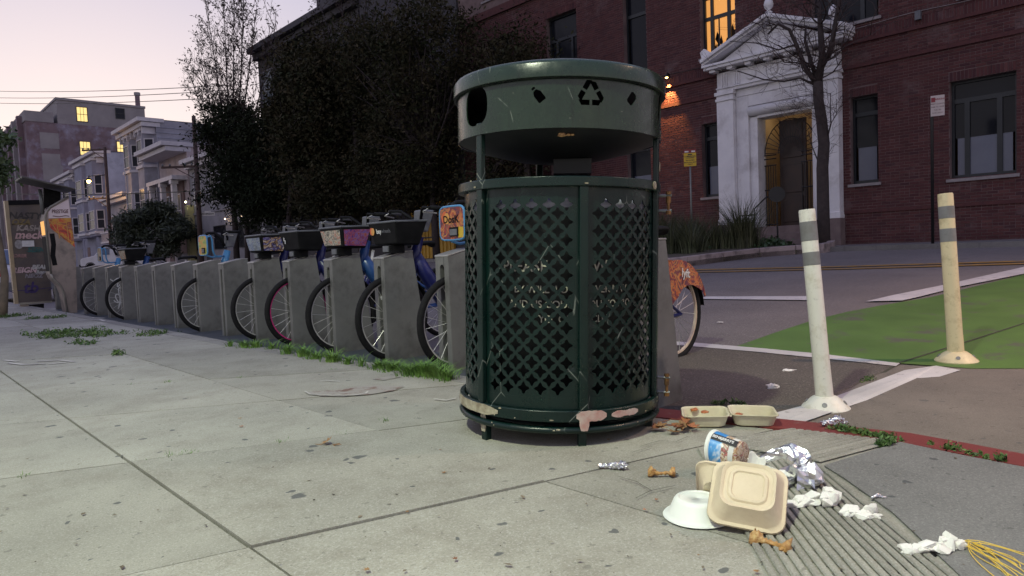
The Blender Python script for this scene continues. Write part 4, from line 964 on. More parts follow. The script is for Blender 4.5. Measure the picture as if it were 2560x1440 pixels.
for a in np.linspace(.06, math.pi-.06, 19): bar([(gx0, 8.48+.2*math.cos(a), 3.06+.25*math.sin(a)), (gx0, 8.48+.72*math.cos(a), 3.06+.9*math.sin(a))], .010, 'fan_ray')
l = bpy.data.lights.new('vestibule_light', 'POINT'); l.energy = 3; l.color = (1, .78, .5); l.shadow_soft_size = .12; o = bpy.data.objects.new('vestibule_light', l); COL.objects.link(o); o.location = (BX+1.4, 9.1, 4.1); rel(o)
rel(MB().lathe([(0, .0), (.05, .01), (.06, .06), (.03, .11), (0, .12)], 10, (BX+.5, 7.80, 3.50)).build('door_lamp', emit('door_lamp_glow', (1, .75, .45), 8)))
for k in range(3): o = rel(bx('step', STONE, None, BX-.3-.32*(2-k), BX-.3-.32*(2-k)+.318 if k < 2 else BX-.02, 7.5, 9.5, FZ, FZ+.19*(k+1))); bevel(o, .008)
# wall lamp and its pool of light, wall cable
wl = thing('wall_lamp', 'small shaded wall lamp throwing orange light down the brick', 'wall lamp', (BX-.02, 11.98, 5.74))
MB().tube([(0, 0, .06), (-.12, 0, .10), (-.14, 0, .02)], .018, 8).build('bracket', IRON, wl, True)
MB().lathe([(.02, .05), (.05, .03), (.10, -.05), (.092, -.05), (.045, .02)], 16, (-.15, 0, 0)).build('lamp_shade', IRON, wl, True)
MB().lathe([(0, -.07), (.035, -.06), (.045, -.03), (.02, .0), (0, .0)], 12, (-.15, 0, 0)).build('bulb', emit('bulb_amber', (1, .62, .22), 14), wl, True)
l = bpy.data.lights.new('wall_lamp_light', 'SPOT'); l.energy = 750; l.color = (1, .48, .14); l.spot_size = rad(56); l.spot_blend = .7; l.shadow_soft_size = .03; o = bpy.data.objects.new('wall_lamp_light', l); COL.objects.link(o); o.parent = wl; o.location = (-.16, 0, -.085)
o.rotation_euler = (0, rad(-9), 0)
cab = MB(); pts = [(BX-.03, y, 5.80+.035*math.sin(y*2.1)+(.02 if int(y) % 2 else 0)) for y in np.arange(10.7, 13.2, .2)]; cab.tube(pts, .008, 4); rel(cab.build('wall_cable', IRON))
cab = MB(); pts = [(BX-.03, y, 5.80+.02*math.sin(y*2.6)) for y in np.arange(2.6, 6.9, .2)]; cab.tube(pts, .008, 4); rel(cab.build('wall_cable', SILL)); rel(bx('junction_box', GREYP, None, BX-.1, BX, 5.2, 5.32, 5.62, 5.82))
# ================================================================== the rest of the street: houses, warehouse, poles, wires
TRIM = pm('trim_white', (.54, .51, .54), (.45, .43, .46), 3, .6)
PANE = glass('far_pane', (.018, .02, .03), .25); PANE.node_tree.nodes['Principled BSDF'].inputs['Specular IOR Level'].default_value = .1
GLOWY = emit('far_lit_window', (1.0, .74, .26), .95)
def wallm(n, c): return pm(n, c, tuple(x*.8 for x in c), 1.2, .8, dirt=tuple(x*.62 for x in c), dscale=.8, world=True)
WL = {'lav': wallm('wall_lavender', (.25, .25, .33)), 'white': wallm('wall_offwhite', (.30, .295, .35)), 'pink': wallm('wall_pinkish', (.46, .38, .39)), 'grey': wallm('wall_grey', (.25, .24, .26)), 'blue': wallm('wall_bluegrey', (.38, .41, .52)), 'dark': wallm('wall_charcoal', (.075, .07, .08)), 'tan': wallm('wall_tan', (.16, .13, .115)), 'brown': wallm('wall_brown', (.17, .11, .105))}
ROOFM = pm('roof_tar', (.07, .065, .065), (.05, .045, .05), 3, .9)
def quadbox(mb, P, d):                       # a thin slab standing on the quad P, pushed out by d
    return mb.prism(P, d)
def window_on(parent, a, b, z0, z1, nrm, pane=None, trim=None, fr=.09, rail=True):
    a = Vector(a); b = Vector(b); n = Vector(nrm); u = (b-a).normalized(); L_ = (b-a).length
    q = lambda s, z, e: a+u*s+Vector((0, 0, z))+n*e
    w = MB()
    for s0, s1, c0, c1 in ((-fr, 0, z0-fr, z1+fr), (L_, L_+fr, z0-fr, z1+fr), (0, L_, z1, z1+fr), (0, L_, z0-fr, z0)): w.prism([q(s0, c0, .0), q(s1, c0, .0), q(s1, c1, .0), q(s0, c1, .0)], n*.06)
    if rail: zm = (z0+z1)/2; w.prism([q(0, zm-.03, .0), q(L_, zm-.03, 0), q(L_, zm+.03, 0), q(0, zm+.03, 0)], n*.045)
    o = w.build('window', trim or TRIM, parent, False, True)
    MB().prism([q(0, z0, .002), q(L_, z0, .002), q(L_, z1, .002), q(0, z1, .002)], n*.015).build('pane', pane or PANE, o, False, True)
    return o
def bay(parent, yc, w, z0, z1, zs, wall, trim, dep=.85, pane=None):
    X = 18.0; pl = [(X, yc+w/2), (X-dep, yc+w/2-.55), (X-dep, yc-w/2+.55), (X, yc-w/2)]
    MB().prism([(x, y, z0) for x, y in pl], (0, 0, z1-z0)).build('bay', wall, parent, False, True)
    for zt in zs+[z1]:
        p2 = [(X, yc+w/2+.1), (X-dep-.12, yc+w/2-.5), (X-dep-.12, yc-w/2+.5), (X, yc-w/2-.1)]
        MB().prism([(x, y, zt-.28) for x, y in p2], (0, 0, .22)).build('bay_band', trim, parent, False, True)
    for zt in zs:
        for (a, b) in zip(pl, pl[1:]):
            A_, B_ = Vector((a[0], a[1], 0)), Vector((b[0], b[1], 0)); d = B_-A_; n = Vector((0, 0, 1)).cross(d).normalized()
            if n.x > 0: n = -n
            m_ = .2 if abs(d.x) > .1 else .14
            window_on(parent, A_.lerp(B_, m_), A_.lerp(B_, 1-m_), zt+.25, zt+2.0, n, pane, trim, .08)
def house(name, label, y0, y1, h, wall, trim=None, depth=14, bays=(), zs=(), cornice=.5, front=18.0, side=None, gd=True, brk=True):
    trim = trim or TRIM; t = thing(name, label, 'house', (front, (y0+y1)/2, FZ)); R_ = Matrix.Translation((-front, -(y0+y1)/2, -FZ))
    before = set(COL.objects)
    bx('wall', wall, None, front, front+depth, y0+.02, y1-.02, FZ-.4, h)
    if side:                                  # clapboards on the wall that faces the camera
        z = FZ+3
        while z < h-.2: MB().prism([(front+.02, y0+.02, z), (front+depth-.02, y0+.02, z), (front+depth-.02, y0-.03, z), (front+.02, y0-.03, z)], (0, 0, .02)).build('clapboard', side, None); z += .42
    for yc, w in bays: bay(None, yc, w, zs[0]-.5, h-.5, list(zs), wall, trim)
    if cornice:
        bx('cornice', trim, None, front-cornice-.5, front+.6, y0-.1, y1+.1, h-.18, h+.12); bx('cornice', trim, None, front-cornice-.2, front+.3, y0, y1, h-.55, h-.22)
        if brk:
            for yy in np.arange(y0+.3, y1-.2, 1.1): bx('bracket', trim, None, front-cornice-.1, front+.1, yy, yy+.18, h-1.1, h-.58)
    bx('roof', ROOFM, None, front+.7, front+depth, y0+.1, y1-.1, h+.01, h+.08)
    if gd:
        bx('garage_door', WL['grey'], None, front-.04, front+.02, y0+1.0, y0+3.8, FZ, FZ+2.3); bx('front_door', WL['brown'], None, front-.04, front+.02, y1-2.4, y1-1.3, FZ, FZ+2.4)
    for o in set(COL.objects)-before:
        if o.parent is None: o.parent = t; o.matrix_parent_inverse = R_
    return t
h1 = house('row_house', 'farthest lavender row house with round bay below the brick warehouse', 89, 99.5, 11.4, WL['lav'], bays=((96.2, 4.2), (91.5, 3.4)), zs=(4.3, 7.6))
h2 = house('row_house', 'pale lavender Victorian house with two bays behind the amber street lamp', 78, 88.9, 12.2, WL['lav'], bays=((85.5, 4.4), (80.6, 3.8)), zs=(4.4, 7.9), side=WL['blue'])
MB().box(18.05, 31.9, 77.93, 77.99, 6, 12.1).build('blue_clapboard_wall', WL['blue'], h2).matrix_parent_inverse = Matrix.Translation((-18, -83.45, -FZ))
h3 = house('row_house', 'low white two-storey house with balcony between taller Victorians', 69, 77.8, 7.3, WL['white'], bays=(), zs=(), cornice=.35, brk=False)
def put(h, fn, *c):
    b = set(COL.objects); fn(); R_ = Matrix.Translation(-Vector(h.location))
    for o in set(COL.objects)-b:
        if o.parent is None: o.parent = h; o.matrix_parent_inverse = R_
def _h3():
    for a, b in ((70.0, 71.4), (72.2, 73.6), (75.2, 76.6)): window_on(None, (18, b, 0), (18, a, 0), 3.9, 5.6, (-1, 0, 0))
    bx('balcony_floor', TRIM, None, 17.0, 18, 69.5, 77.2, 3.0, 3.15)
    for yy in np.arange(69.6, 77.2, .45): bx('baluster', TRIM, None, 17.03, 17.09, yy, yy+.06, 3.15, 3.95)
    bx('handrail', TRIM, None, 17.0, 17.12, 69.5, 77.2, 3.95, 4.05)
put(h3, _h3)
h4 = house('row_house', 'tall off-white Victorian house with bracketed cornice and stacked bay windows', 61, 68.9, 12.5, WL['white'], bays=((66.7, 3.0), (62.8, 2.8)), zs=(5.0, 9.0), cornice=.9, side=WL['blue'])
h5 = house('row_house', 'pinkish house with columned porch under a deep projecting cornice', 54.2, 60.9, 9.6, WL['pink'], zs=(), cornice=1.3, brk=False)
def _h5():
    bx('porch_lintel', TRIM, None, 16.9, 18, 54.4, 60.8, 7.0, 7.3); bx('porch_recess', WL['brown'], None, 17.9, 17.99, 55.2, 60.0, 1.5, 7.0)
    for yy in (54.8, 57.4, 60.2): bx('porch_column', TRIM, None, 17.0, 17.35, yy, yy+.35, 1.2, 6.7); bx('column_capital', TRIM, None, 16.92, 17.43, yy-.08, yy+.43, 6.7, 6.99)
    window_on(None, (17.88, 59.6, 0), (17.88, 58.4, 0), 3.6, 6.0, (-1, 0, 0)); window_on(None, (17.88, 57.0, 0), (17.88, 55.8, 0), 3.6, 6.0, (-1, 0, 0))
put(h5, _h5)
# warm pilaster lit by its own lamp
def _lamp(h, p, e, c, r=.05, s=10, nm='entry_lamp'):
    o = MB().lathe([(0, -r), (r*.8, -r*.5), (r, 0), (r*.7, r*.8), (0, r)], 10, p).build(nm, emit(nm+'_glow%d' % len(MATS), c, s)); o.parent = h; o.matrix_parent_inverse = Matrix.Translation(-Vector(h.location))
    l = bpy.data.lights.new(nm+'_light', 'POINT'); l.energy = e; l.color = c; l.shadow_soft_size = r; q = bpy.data.objects.new(nm+'_light', l); COL.objects.link(q); q.location = p; q.parent = h; q.matrix_parent_inverse = Matrix.Translation(-Vector(h.location))
h6 = house('grey_building', 'low grey stucco building with barred windows behind the street trees', 41, 54, 8.2, WL['grey'], cornice=.15, brk=False, gd=False)
def _h6():
    for k, (a, b) in enumerate(((52.2, 53.2), (47.6, 49.6), (42.0, 43.6), (44.6, 46.0))):
        window_on(None, (18, b, 0), (18, a, 0), 1.7, 3.2, (-1, 0, 0), None, DARKF, .06, False)
        for yy in np.arange(a+.1, b, .22): MB().tube([(17.93, yy, 1.65), (17.93, yy, 3.25)], .018, 4).build('window_bar', IRON, None)
    for a, b in ((51.6, 53.0), (48.6, 50.0), (45.0, 46.4), (42.0, 43.4)): window_on(None, (18, b, 0), (18, a, 0), 5.0, 6.9, (-1, 0, 0), None, TRIM, .08)
    bx('string_course', WL['grey'], None, 17.9, 18.02, 41.05, 53.95, 4.25, 4.42); bx('door', WL['dark'], None, 17.95, 18.0, 50.3, 51.3, FZ, 2.9)
    bx('pilaster', pm('pilaster_cream', (.45, .42, .22), (.38, .35, .18), 3, .6), None, 17.5, 17.98, 53.4, 53.9, FZ, 5.0)
put(h6, _h6)
_lamp(h6, (17.3, 53.0, 5.2), 22, (1, .93, .55), .07, 12); _lamp(h6, (17.75, 46.9, 3.6), 20, (1, .7, .4)); _lamp(h6, (17.75, 44.2, 3.6), 26, (1, .72, .42))
h7 = house('dark_building', 'tall dark building with chimney rising behind the street trees', 29.3, 40.9, 13.2, WL['dark'], WL['dark'], cornice=.12, brk=False, gd=False)
def _h7():
    bx('chimney', WL['dark'], None, 18.2, 19.5, 32.4, 33.7, 13.2, 14.5); bx('chimney_cap', WL['dark'], None, 18.1, 19.6, 32.3, 33.8, 14.5, 14.65)
    for zz in (2.5, 6.2, 9.8):
        for a in (30.4, 33.4, 36.4, 39.0): window_on(None, (18, a+1.3, 0), (18, a, 0), zz, zz+2, (-1, 0, 0), glass('sky_pane', (.1, .13, .16), .08) if (zz > 9 and a == 39.0) else None, WL['grey'])  # top end pane: blue of the reflected sky put into its base colour
put(h7, _h7)
h8 = house('dark_building', 'dark corner block with yellow lit gate next to the brick building', 21.9, 29.2, 15.5, WL['dark'], WL['dark'], cornice=.4, brk=False, gd=False)
YGATE = pm('gate_yellow', (.55, .33, .04), (.45, .26, .03), 3, .5)
def _h8():
    bx('gate_panel', YGATE, None, 17.9, 17.97, 22.6, 25.6, FZ, 3.6)
    for yy in np.arange(22.6, 25.7, .25): bx('gate_bar', YGATE, None, 17.86, 17.899, yy, yy+.05, FZ, 3.6)
    for zz in (1.4, 2.6, 3.55): bx('gate_rail', WOODD, None, 17.83, 17.859, 22.6, 25.65, zz, zz+.06)
put(h8, _h8); _lamp(h8, (17.2, 24.0, 4.2), 60, (1, .75, .3), .06, 6, 'gate_lamp')
# ---- brick warehouse far behind the houses
WBR = pm('warehouse_brick', (.185, .13, .145), (.14, .095, .11), 1.2, .85, world=True, dirt=(.30, .29, .38), dscale=.5, bmp=.2, bscale=6)
WGR = pm('warehouse_render', (.27, .25, .255), (.22, .20, .21), .6, .85, world=True)
wh = thing('brick_warehouse', 'big brick warehouse with three lit windows beyond the row houses', 'warehouse', (20, 105, 0))
def _wh():
    Y = 105.0
    bx('wall', WBR, None, 15.8, 29.5, Y, 150, -1, 19.4); bx('parapet', WGR, None, 15.7, 18.8, Y-.06, 150, 19.4, 20.7); 
    a = on_y(140, 250, Y); b = on_y(360, 258, Y)
    bx('tower_wall', WBR, None, a.x, b.x, Y-.05, Y+18, 14, 19.4); bx('tower_top', WGR, None, a.x, b.x, Y-.06, Y+18, 19.4, 22.4); bx('tower_coping', WGR, None, a.x-.1, b.x+.1, Y-.15, Y+18, 22.4, 22.7)
    bx('step_block', WGR, None, b.x, b.x+1.6, Y+.1, Y+18, 15, 21.0); bx('rear_wall', WBR, None, b.x+1.6, b.x+16, Y+2, Y+20, 0, 20.2); bx('rear_coping', WBR, None, b.x+1.6, b.x+16, Y+1.9, Y+20, 20.2, 20.5)
    for px in (403, 430, 457): p = on_y(px, 305, Y+3); bx('roof_vent', WBR, None, p.x-.2, p.x+.2, Y+3, Y+3.4, 20.4, 21.6)
    p = on_y(343, 240, Y+4); MB().tube([(p.x, Y+4, 22), (p.x, Y+4, 25.0)], .32, 10).build('flue', WBR, None); MB().tube([(p.x, Y+4, 25.0), (p.x, Y+4, 25.4)], .42, 10).build('flue_cap', WGR, None)
    for k, yy in enumerate(np.arange(107, 150, 4.2)): bx('buttress', WGR if k % 2 else WBR, None, 15.2, 15.8, yy, yy+1.0, -1, 20.3)
    for k, (px, py, w, hh) in enumerate(((205, 286, 1.15, 1.8), (213, 371, 1.15, 1.7), (305, 371, 1.15, 1.7), (300, 284, 1.0, 1.3), (298, 285, .1, .1))):
        if k > 3: continue
        p = on_y(px, py, Y-.06); window_on(None, (p.x-w/2, Y-.06, 0), (p.x+w/2, Y-.06, 0), p.z-hh/2, p.z+hh/2, (0, -1, 0), GLOWY if k < 3 else PANE, DARKF, .08)
        if k < 3:
            for q in (-.18, .18): bx('glazing_bar', DARKF, None, p.x+q-.02, p.x+q+.02, Y-.10, Y-.085, p.z-hh/2, p.z+hh/2)
    for (px, py, w, hh) in ((128, 352, 2.4, 2.0), (132, 418, 2.2, 3.4)):
        p = on_y(px, py, Y); bx('bricked_window', WGR, None, p.x-w/2, p.x+w/2, Y-.03, Y, p.z-hh/2, p.z+hh/2)
put(wh, _wh)
# ---- utility poles, wires, street sign
PWOOD = pm('pole_wood', (.085, .055, .048), (.06, .04, .036), 3, .9)
def upole(label, px, ytop, px_base, X, arms, extra=None):
    b = on_x(px_base, 640, X); t = thing('utility_pole', label, 'utility pole', (X, b.y, FZ), 0, 'wooden utility poles'); tp = on_x(px, ytop, X)
    h = tp.z-FZ
    MB().tube([(0, 0, -.2), (0, tp.y-b.y, h)], [.17, .12], 10).build('pole', PWOOD, t, True)
    for (pa, pb, py) in arms:
        A_ = on_x(pa, py, X) if False else at_d(pa, py, (Vector((X, b.y, 0))-CAM).dot(FW)); B_ = at_d(pb, py, (Vector((X, b.y, 0))-CAM).dot(FW)); o_ = Vector((X, b.y, FZ))
        A_, B_ = A_-o_, B_-o_; B_.z = A_.z
        MB().prism([A_+Vector((0, 0, -.07)), B_+Vector((0, 0, -.07)), B_+Vector((0, 0, .07)), A_+Vector((0, 0, .07))], (0, .12, 0)).build('cross_arm', PWOOD, t)
        for u in (.03, .25, .7, .9): 
            q = A_.lerp(B_, u); MB().lathe([(0, .07), (.05, .07), (.07, .14), (.04, .2), (0, .22)], 8, q).build('insulator', GREYP, t, True)
        m = A_.lerp(B_, .35); MB().tube([m, Vector((0, 0, A_.z-.9))], .03, 5).build('arm_brace', PWOOD, t)
    return t
ua = upole('wooden utility pole with two cross arms beside the amber street lamp', 262, 368, 279, 15.9, ((205, 268, 376), (222, 272, 497)))
ub = upole('wooden utility pole carrying the white street sign', 484, 290, 503, 15.9, ((404, 488, 419),))
# the amber street lamp hung from the first pole
dA = (Vector(ua.location)-CAM).dot(FW); lp = at_d(222, 453, dA-.5)
sl = thing('street_lamp', 'lit amber street lamp hanging from the utility pole by the row houses', 'street lamp', lp)
MB().tube([Vector(ua.location)-Vector(lp)+Vector((0, 0, lp.z-FZ+.5)), (0, .1, .45), (0, 0, .28)], .04, 6).build('arm', IRON, sl, True)
MB().lathe([(0, .3), (.16, .26), (.24, .1), (.2, .08)], 12).build('lamp_shade', IRON, sl, True)
MB().lathe([(0, .1), (.14, .08), (.17, -.02), (.1, -.14), (0, -.17)], 12).build('bulb', emit('amber_globe', (1, .55, .14), 22), sl, True)
l = bpy.data.lights.new('lamp_light', 'POINT'); l.energy = 320; l.color = (1, .55, .18); l.shadow_soft_size = .2; o = bpy.data.objects.new('lamp_light', l); COL.objects.link(o); o.parent = sl; o.location = (0, 0, -.3)
ss = thing('street_sign', 'white street name blade on the utility pole reading STEVENSON', 'street sign', Vector(ub.location)+Vector((0, 0, 3.35)))
sx = RT.copy(); sx.z = 0; sx.normalize(); nx = Vector((-sx.y, sx.x, 0))*-1
mbs = MB(); mbs.prism([sx*.12+Vector((0, 0, -.11)), sx*1.05+Vector((0, 0, -.11)), sx*1.05+Vector((0, 0, .11)), sx*.12+Vector((0, 0, .11))], nx*-.02); mbs.build('blade', pm('sign_white', (.6, .58, .55), (.52, .5, .48), 9, .5), ss, False, True)
mbs = MB(); text_on(mbs, 'STEVENSON', .15, sx*.58-nx*-.004+nx*.0, sx, (0, 0, 1), .002); o = mbs.build('lettering', BLK, ss); o.location = nx*.012
mbs = MB(); mbs.prism([sx*.4+Vector((0, 0, .12)), sx*.8+Vector((0, 0, .12)), sx*.8+Vector((0, 0, .2)), sx*.4+Vector((0, 0, .2))], nx*-.02); mbs.build('top_plate', MATS['sign_white'], ss, False, True)
def wire(label, a, b, r=.022, sag=.3):
    a, b = Vector(a), Vector(b); P = [a.lerp(b, k/14)-Vector((0, 0, sag*4*(k/14)*(1-k/14))) for k in range(15)]
    o = MB().tube(P, r, 4).build('overhead_wire', IRON); tag(o, label, 'wire', 'overhead wires')
wire('uppermost thin wire crossing the sky above the warehouse', at_d(-60, 226, 78), at_d(620, 210, 46), .03)
wire('second thin wire crossing the sky above the warehouse', at_d(-60, 243, 78), at_d(620, 222, 46), .03)
wire('lowest thin wire crossing the sky, running behind the warehouse tower edge', at_d(-60, 256, 78), at_d(620, 240, 46), .03)
wire('thick black cable strung low in front of the row houses', at_d(-40, 482, 60), at_d(640, 470, 40), .04, .25)
# ================================================================== vehicles
CARW = pm('car_paint_white', (.55, .54, .56), (.48, .47, .49), 2, .3)
CGL = glass('car_glass', (.04, .07, .13), .08)  # blue tint paints the sky's reflection into the glass colour
def vehicle(name, label, cat, loc, rz, prof, W, wheels, wr, glasses, paint, lights):
    t = thing(name, label, cat, loc, rz); b_ = MB(); n = len(prof); rows = []
    for yy, sh in ((-W/2, .93), (-W/2*.93, 1), (W/2*.93, 1), (W/2, .93)):
        cz = .75; rows.append([(x, yy*(1 if z < 1.05 else 1-.10*(z-1.05)/.6), z) for x, z in prof])
    vs = [p for r in rows for p in r]
    fs = [(i*n+k, i*n+(k+1) % n, (i+1)*n+(k+1) % n, (i+1)*n+k) for i in range(3) for k in range(n)]+[tuple(range(n-1, -1, -1)), tuple(3*n+k for k in range(n))]
    o = b_.add(vs, fs).build('body', paint, t, False, True); bevel(o, .05, 3)
    for x in wheels:
        for s in (-1, 1):
            w = MB().lathe([(0, -.10), (wr*.6, -.10), (wr*.62, -.11), (wr*.95, -.11), (wr, -.06), (wr, .06), (wr*.95, .11), (0, .11)], 22, (x, s*(W/2-.10), wr), M=Matrix.Rotation(rad(90), 4, 'X')).build('wheel', RUB, t, 2, True)
            MB().lathe([(0, -.118), (wr*.55, -.118), (wr*.58, -.105)], 18, (x, s*(W/2-.10)+(0 if s < 0 else .23), wr), M=Matrix.Rotation(rad(90), 4, 'X') @ Matrix.Scale(1, 4)).build('hubcap', RIMM, w)
            MB().lathe([(wr*1.05, 0), (wr*1.16, 0), (wr*1.16, .02), (wr*1.05, .02)], 22, (x, s*(W/2+.004), wr), M=Matrix.Rotation(rad(90), 4, 'X')).build('wheel_arch', BLK, t)
    for g_ in glasses:
        for s in (-1, 1): MB().poly([(x, s*(W/2*(1-.10*max(0, z-1.05)/.6)+.006), z) for x, z in g_]).build('side_window', CGL, t)
    for x, z, m in lights:
        for s in (-1, 1): o = bx('headlight' if m is REFL else 'tail_light', m, t, x-.04, x+.04, s*(W/2-.3)-.16, s*(W/2-.3)+.16, z-.09, z+.09); bevel(o, .03)
    return t
TAIL = pm('tail_light_red', (.35, .02, .02), (.3, .02, .02), 9, .3)
vd = 58.0; vp = at_d(262, 660, vd)
van = vehicle('parked_van', 'white van parked broadside by the row houses behind the docks', 'van', (vp.x+1.0, vp.y, zr(vp.x)), rad(-38), [(-2.55, .45), (-2.55, .95), (-2.40, 1.12), (-1.45, 1.30), (-.85, 2.02), (-.6, 2.12), (2.5, 2.12), (2.65, 1.95), (2.65, .42)], 2.0, (-1.75, 1.75), .36, ([(-1.25, 1.35), (-.78, 1.95), (-.2, 1.95), (-.2, 1.35)],), CARW, ((-2.53, 1.0, REFL), (2.63, 1.1, TAIL)))
bx('front_bumper', BLK, van, -2.66, -2.54, -.98, .98, .38, .6); MB().add([(-1.46, -.82, 1.33), (-1.46, .82, 1.33), (-.90, .80, 1.96), (-.90, -.80, 1.96)], [(0, 1, 2, 3)]).build('windscreen', CGL, van)
for yy in (-.6, .6): bx('roof_rack_bar', IRON, van, -.3, 2.2, yy-.03, yy+.03, 2.17, 2.22)
for xx in (-.2, 1.0, 2.1): bx('roof_rack_bar', IRON, van, xx, xx+.06, -.8, .8, 2.14, 2.2)
bx('side_door_line', BLK, van, .55, .57, -1.003, -.99, .5, 2.0); bx('door_handle', BLK, van, .3, .5, -1.02, -1.0, 1.18, 1.22)
cpos = on_road(20, 765)
car = vehicle('parked_car', 'white car parked at the left edge behind the young tree', 'car', (3.0, 23.4, -.12), rad(90), [(-2.2, .35), (-2.25, .7), (-2.1, .92), (-1.2, 1.0), (-.55, 1.42), (.9, 1.45), (1.65, 1.05), (2.2, .98), (2.28, .7), (2.2, .32)], 1.78, (-1.38, 1.38), .32, ([(-1.0, 1.03), (-.5, 1.36), (.15, 1.38), (.15, 1.03)], [(.22, 1.03), (.22, 1.38), (.85, 1.38), (1.4, 1.06)]), CARW, ((-2.22, .78, TAIL), (2.24, .78, REFL)))
MB().add([(-1.22, -.74, 1.02), (-1.22, .74, 1.02), (-.60, .70, 1.40), (-.60, -.70, 1.40)], [(0, 1, 2, 3)]).build('rear_window', CGL, car)
bx('rear_bumper', GREYP, car, -2.32, -2.2, -.86, .86, .32, .55)
bx('number_plate', WHITEP, car, -2.34, -2.315, -.25, .25, .62, .76)
# ================================================================== trees and planting
BARK = pm('bark_dark', (.055, .042, .04), (.035, .027, .026), 9, .9, bmp=.5, bscale=30)
BARKL = pm('bark_pale', (.20, .16, .11), (.12, .10, .07), 7, .9, bmp=.4, bscale=25)
TWIG = pm('twig', (.06, .038, .035), (.04, .026, .024), 9, .9)
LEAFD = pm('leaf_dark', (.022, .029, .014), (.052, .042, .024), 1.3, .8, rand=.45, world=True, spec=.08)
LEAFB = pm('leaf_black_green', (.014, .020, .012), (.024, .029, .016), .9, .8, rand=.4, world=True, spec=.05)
LEAFG = pm('leaf_green', (.045, .085, .025), (.075, .11, .04), 2, .55, rand=.45, world=True)
def limb(mb, pts, r0, r1, n=6):
    P = [Vector(p) for p in pts]; K = len(P); mb.tube(P, [r0+(r1-r0)*i/(K-1) for i in range(K)], n)
def grow(rg, base, d, length, r, level, out, wander=.28, split=3, up=.15, minr=.006, ends=None, shrink=.72, spread=.65):
    pts = [Vector(base)]; dd = Vector(d).normalized(); n = 5
    for i in range(n):
        dd = (dd+Vector((rg.gauss(0, wander), rg.gauss(0, wander), rg.gauss(0, wander)+up))*.5).normalized(); pts.append(pts[-1]+dd*length/n)
    out.append((pts, r, r*.6, level))
    if ends is not None: ends.append((pts[-1], level))
    if level <= 0 or r < minr: return
    for k in range(split):
        i = rg.randint(2, n); side = dd.orthogonal(); side.rotate(Matrix.Rotation(rg.random()*6.28, 3, dd)); nd = (dd+side*spread*rg.uniform(.6, 1.3)).normalized()
        grow(rg, pts[i], nd, length*shrink*rg.uniform(.75, 1.15), r*.58, level-1, out, wander, split, up, minr, ends, shrink, spread)
def leaves(rg, clumps, n, size, mat, name, parent, flat=.0, asp=1.6):
    vs = np.zeros((n*4, 3)); fs = []
    tot = sum(c[2] for c in clumps); rs = np.random.RandomState(rg.randint(0, 9999))
    idx = rs.choice(len(clumps), n, p=[c[2]/tot for c in clumps])
    C = np.array([c[0] for c in clumps]); R_ = np.array([c[1] for c in clumps])
    P = C[idx]+rs.normal(0, 1, (n, 3))*R_[idx][:, None]*np.array([1, 1, .8])
    A_ = rs.normal(0, 1, (n, 3)); A_ /= np.linalg.norm(A_, axis=1)[:, None]; B_ = np.cross(A_, rs.normal(0, 1, (n, 3))); B_ /= np.linalg.norm(B_, axis=1)[:, None]
    s = size*rs.uniform(.55, 1.25, n)[:, None]
    V = np.stack([P-A_*s*asp*.5, P+B_*s*.32, P+A_*s*asp*.5, P-B_*s*.32], 1).reshape(-1, 3)
    mb = MB(); mb.v = [tuple(v) for v in V.tolist()]; mb.f = [(4*i, 4*i+1, 4*i+2, 4*i+3) for i in range(n)]; mb.m = [0]*n
    return mb.build(name, mat, parent)
def evergreen(label, base, crowns, n, seed, trunk_pts, mat, size=.13, ncl=130, group='dark street trees across the road', tr=.16):
    rg = random.Random(seed); t = thing('evergreen_tree', label, 'tree', base, 0, group); tk = MB(); limb(tk, trunk_pts, tr, tr*.55, 9)
    cl = []; top = Vector(trunk_pts[-1])
    for c, r, w in crowns:
        c = Vector(c)
        for k in range(int(ncl*w)):
            while True:
                v = Vector((rg.uniform(-1, 1), rg.uniform(-1, 1), rg.uniform(-1, 1)))
                if v.length < 1 and v.length > .25: break
            v = v*(.65+.42*rg.random()) if v.length > .6 else v; p = c+Vector((v.x*r[0], v.y*r[1], v.z*r[2])); cl.append((tuple(p), rg.uniform(.20, .5), rg.uniform(.4, 1.3)))
    tk.build('trunk', BARK, t, True)
    br = MB()
    for k in range(0, len(cl), 3):
        e_ = Vector(cl[k][0]); a = top.lerp(Vector(trunk_pts[-2]), rg.random()*.7); m_ = a.lerp(e_, .5)+Vector((rg.gauss(0, .25), rg.gauss(0, .25), rg.uniform(-.1, .3))); limb(br, [a, m_, e_], .045, .008, 4)
    br.build('limbs', BARK, t); leaves(rg, cl, n, size, mat, 'crown', t); return t
def onX(px, d_x): return d_x
def tree_at(px, X): p = on_x(px, 640, X); return Vector((X, p.y, FZ))
def cpt(px, py, base, X): p = on_x(px, py, X); return tuple(p-base)
def er(base, X, px, py, rx, rz, X2=None):
    d = (Vector((X, base.y, 1))-CAM).dot(FW); k = d/FPX; return (cpt(px, py, base, X2 or X), (rx*k, rx*k, rz*k), 1)
b = tree_at(618, 16.1); evergreen('round black-green street tree at the left of the dark tree mass', b, [er(b, 16.1, 625, 455, 130, 105), er(b, 16.1, 680, 500, 90, 60), er(b, 16.1, 590, 330, 100, 95), er(b, 16.1, 660, 400, 90, 130)], 32000, 3, [(0, 0, -.1), (.05, 0, 1.5), (.1, .1, 3.0), (0, 0, 5)], LEAFB, .15, 110)
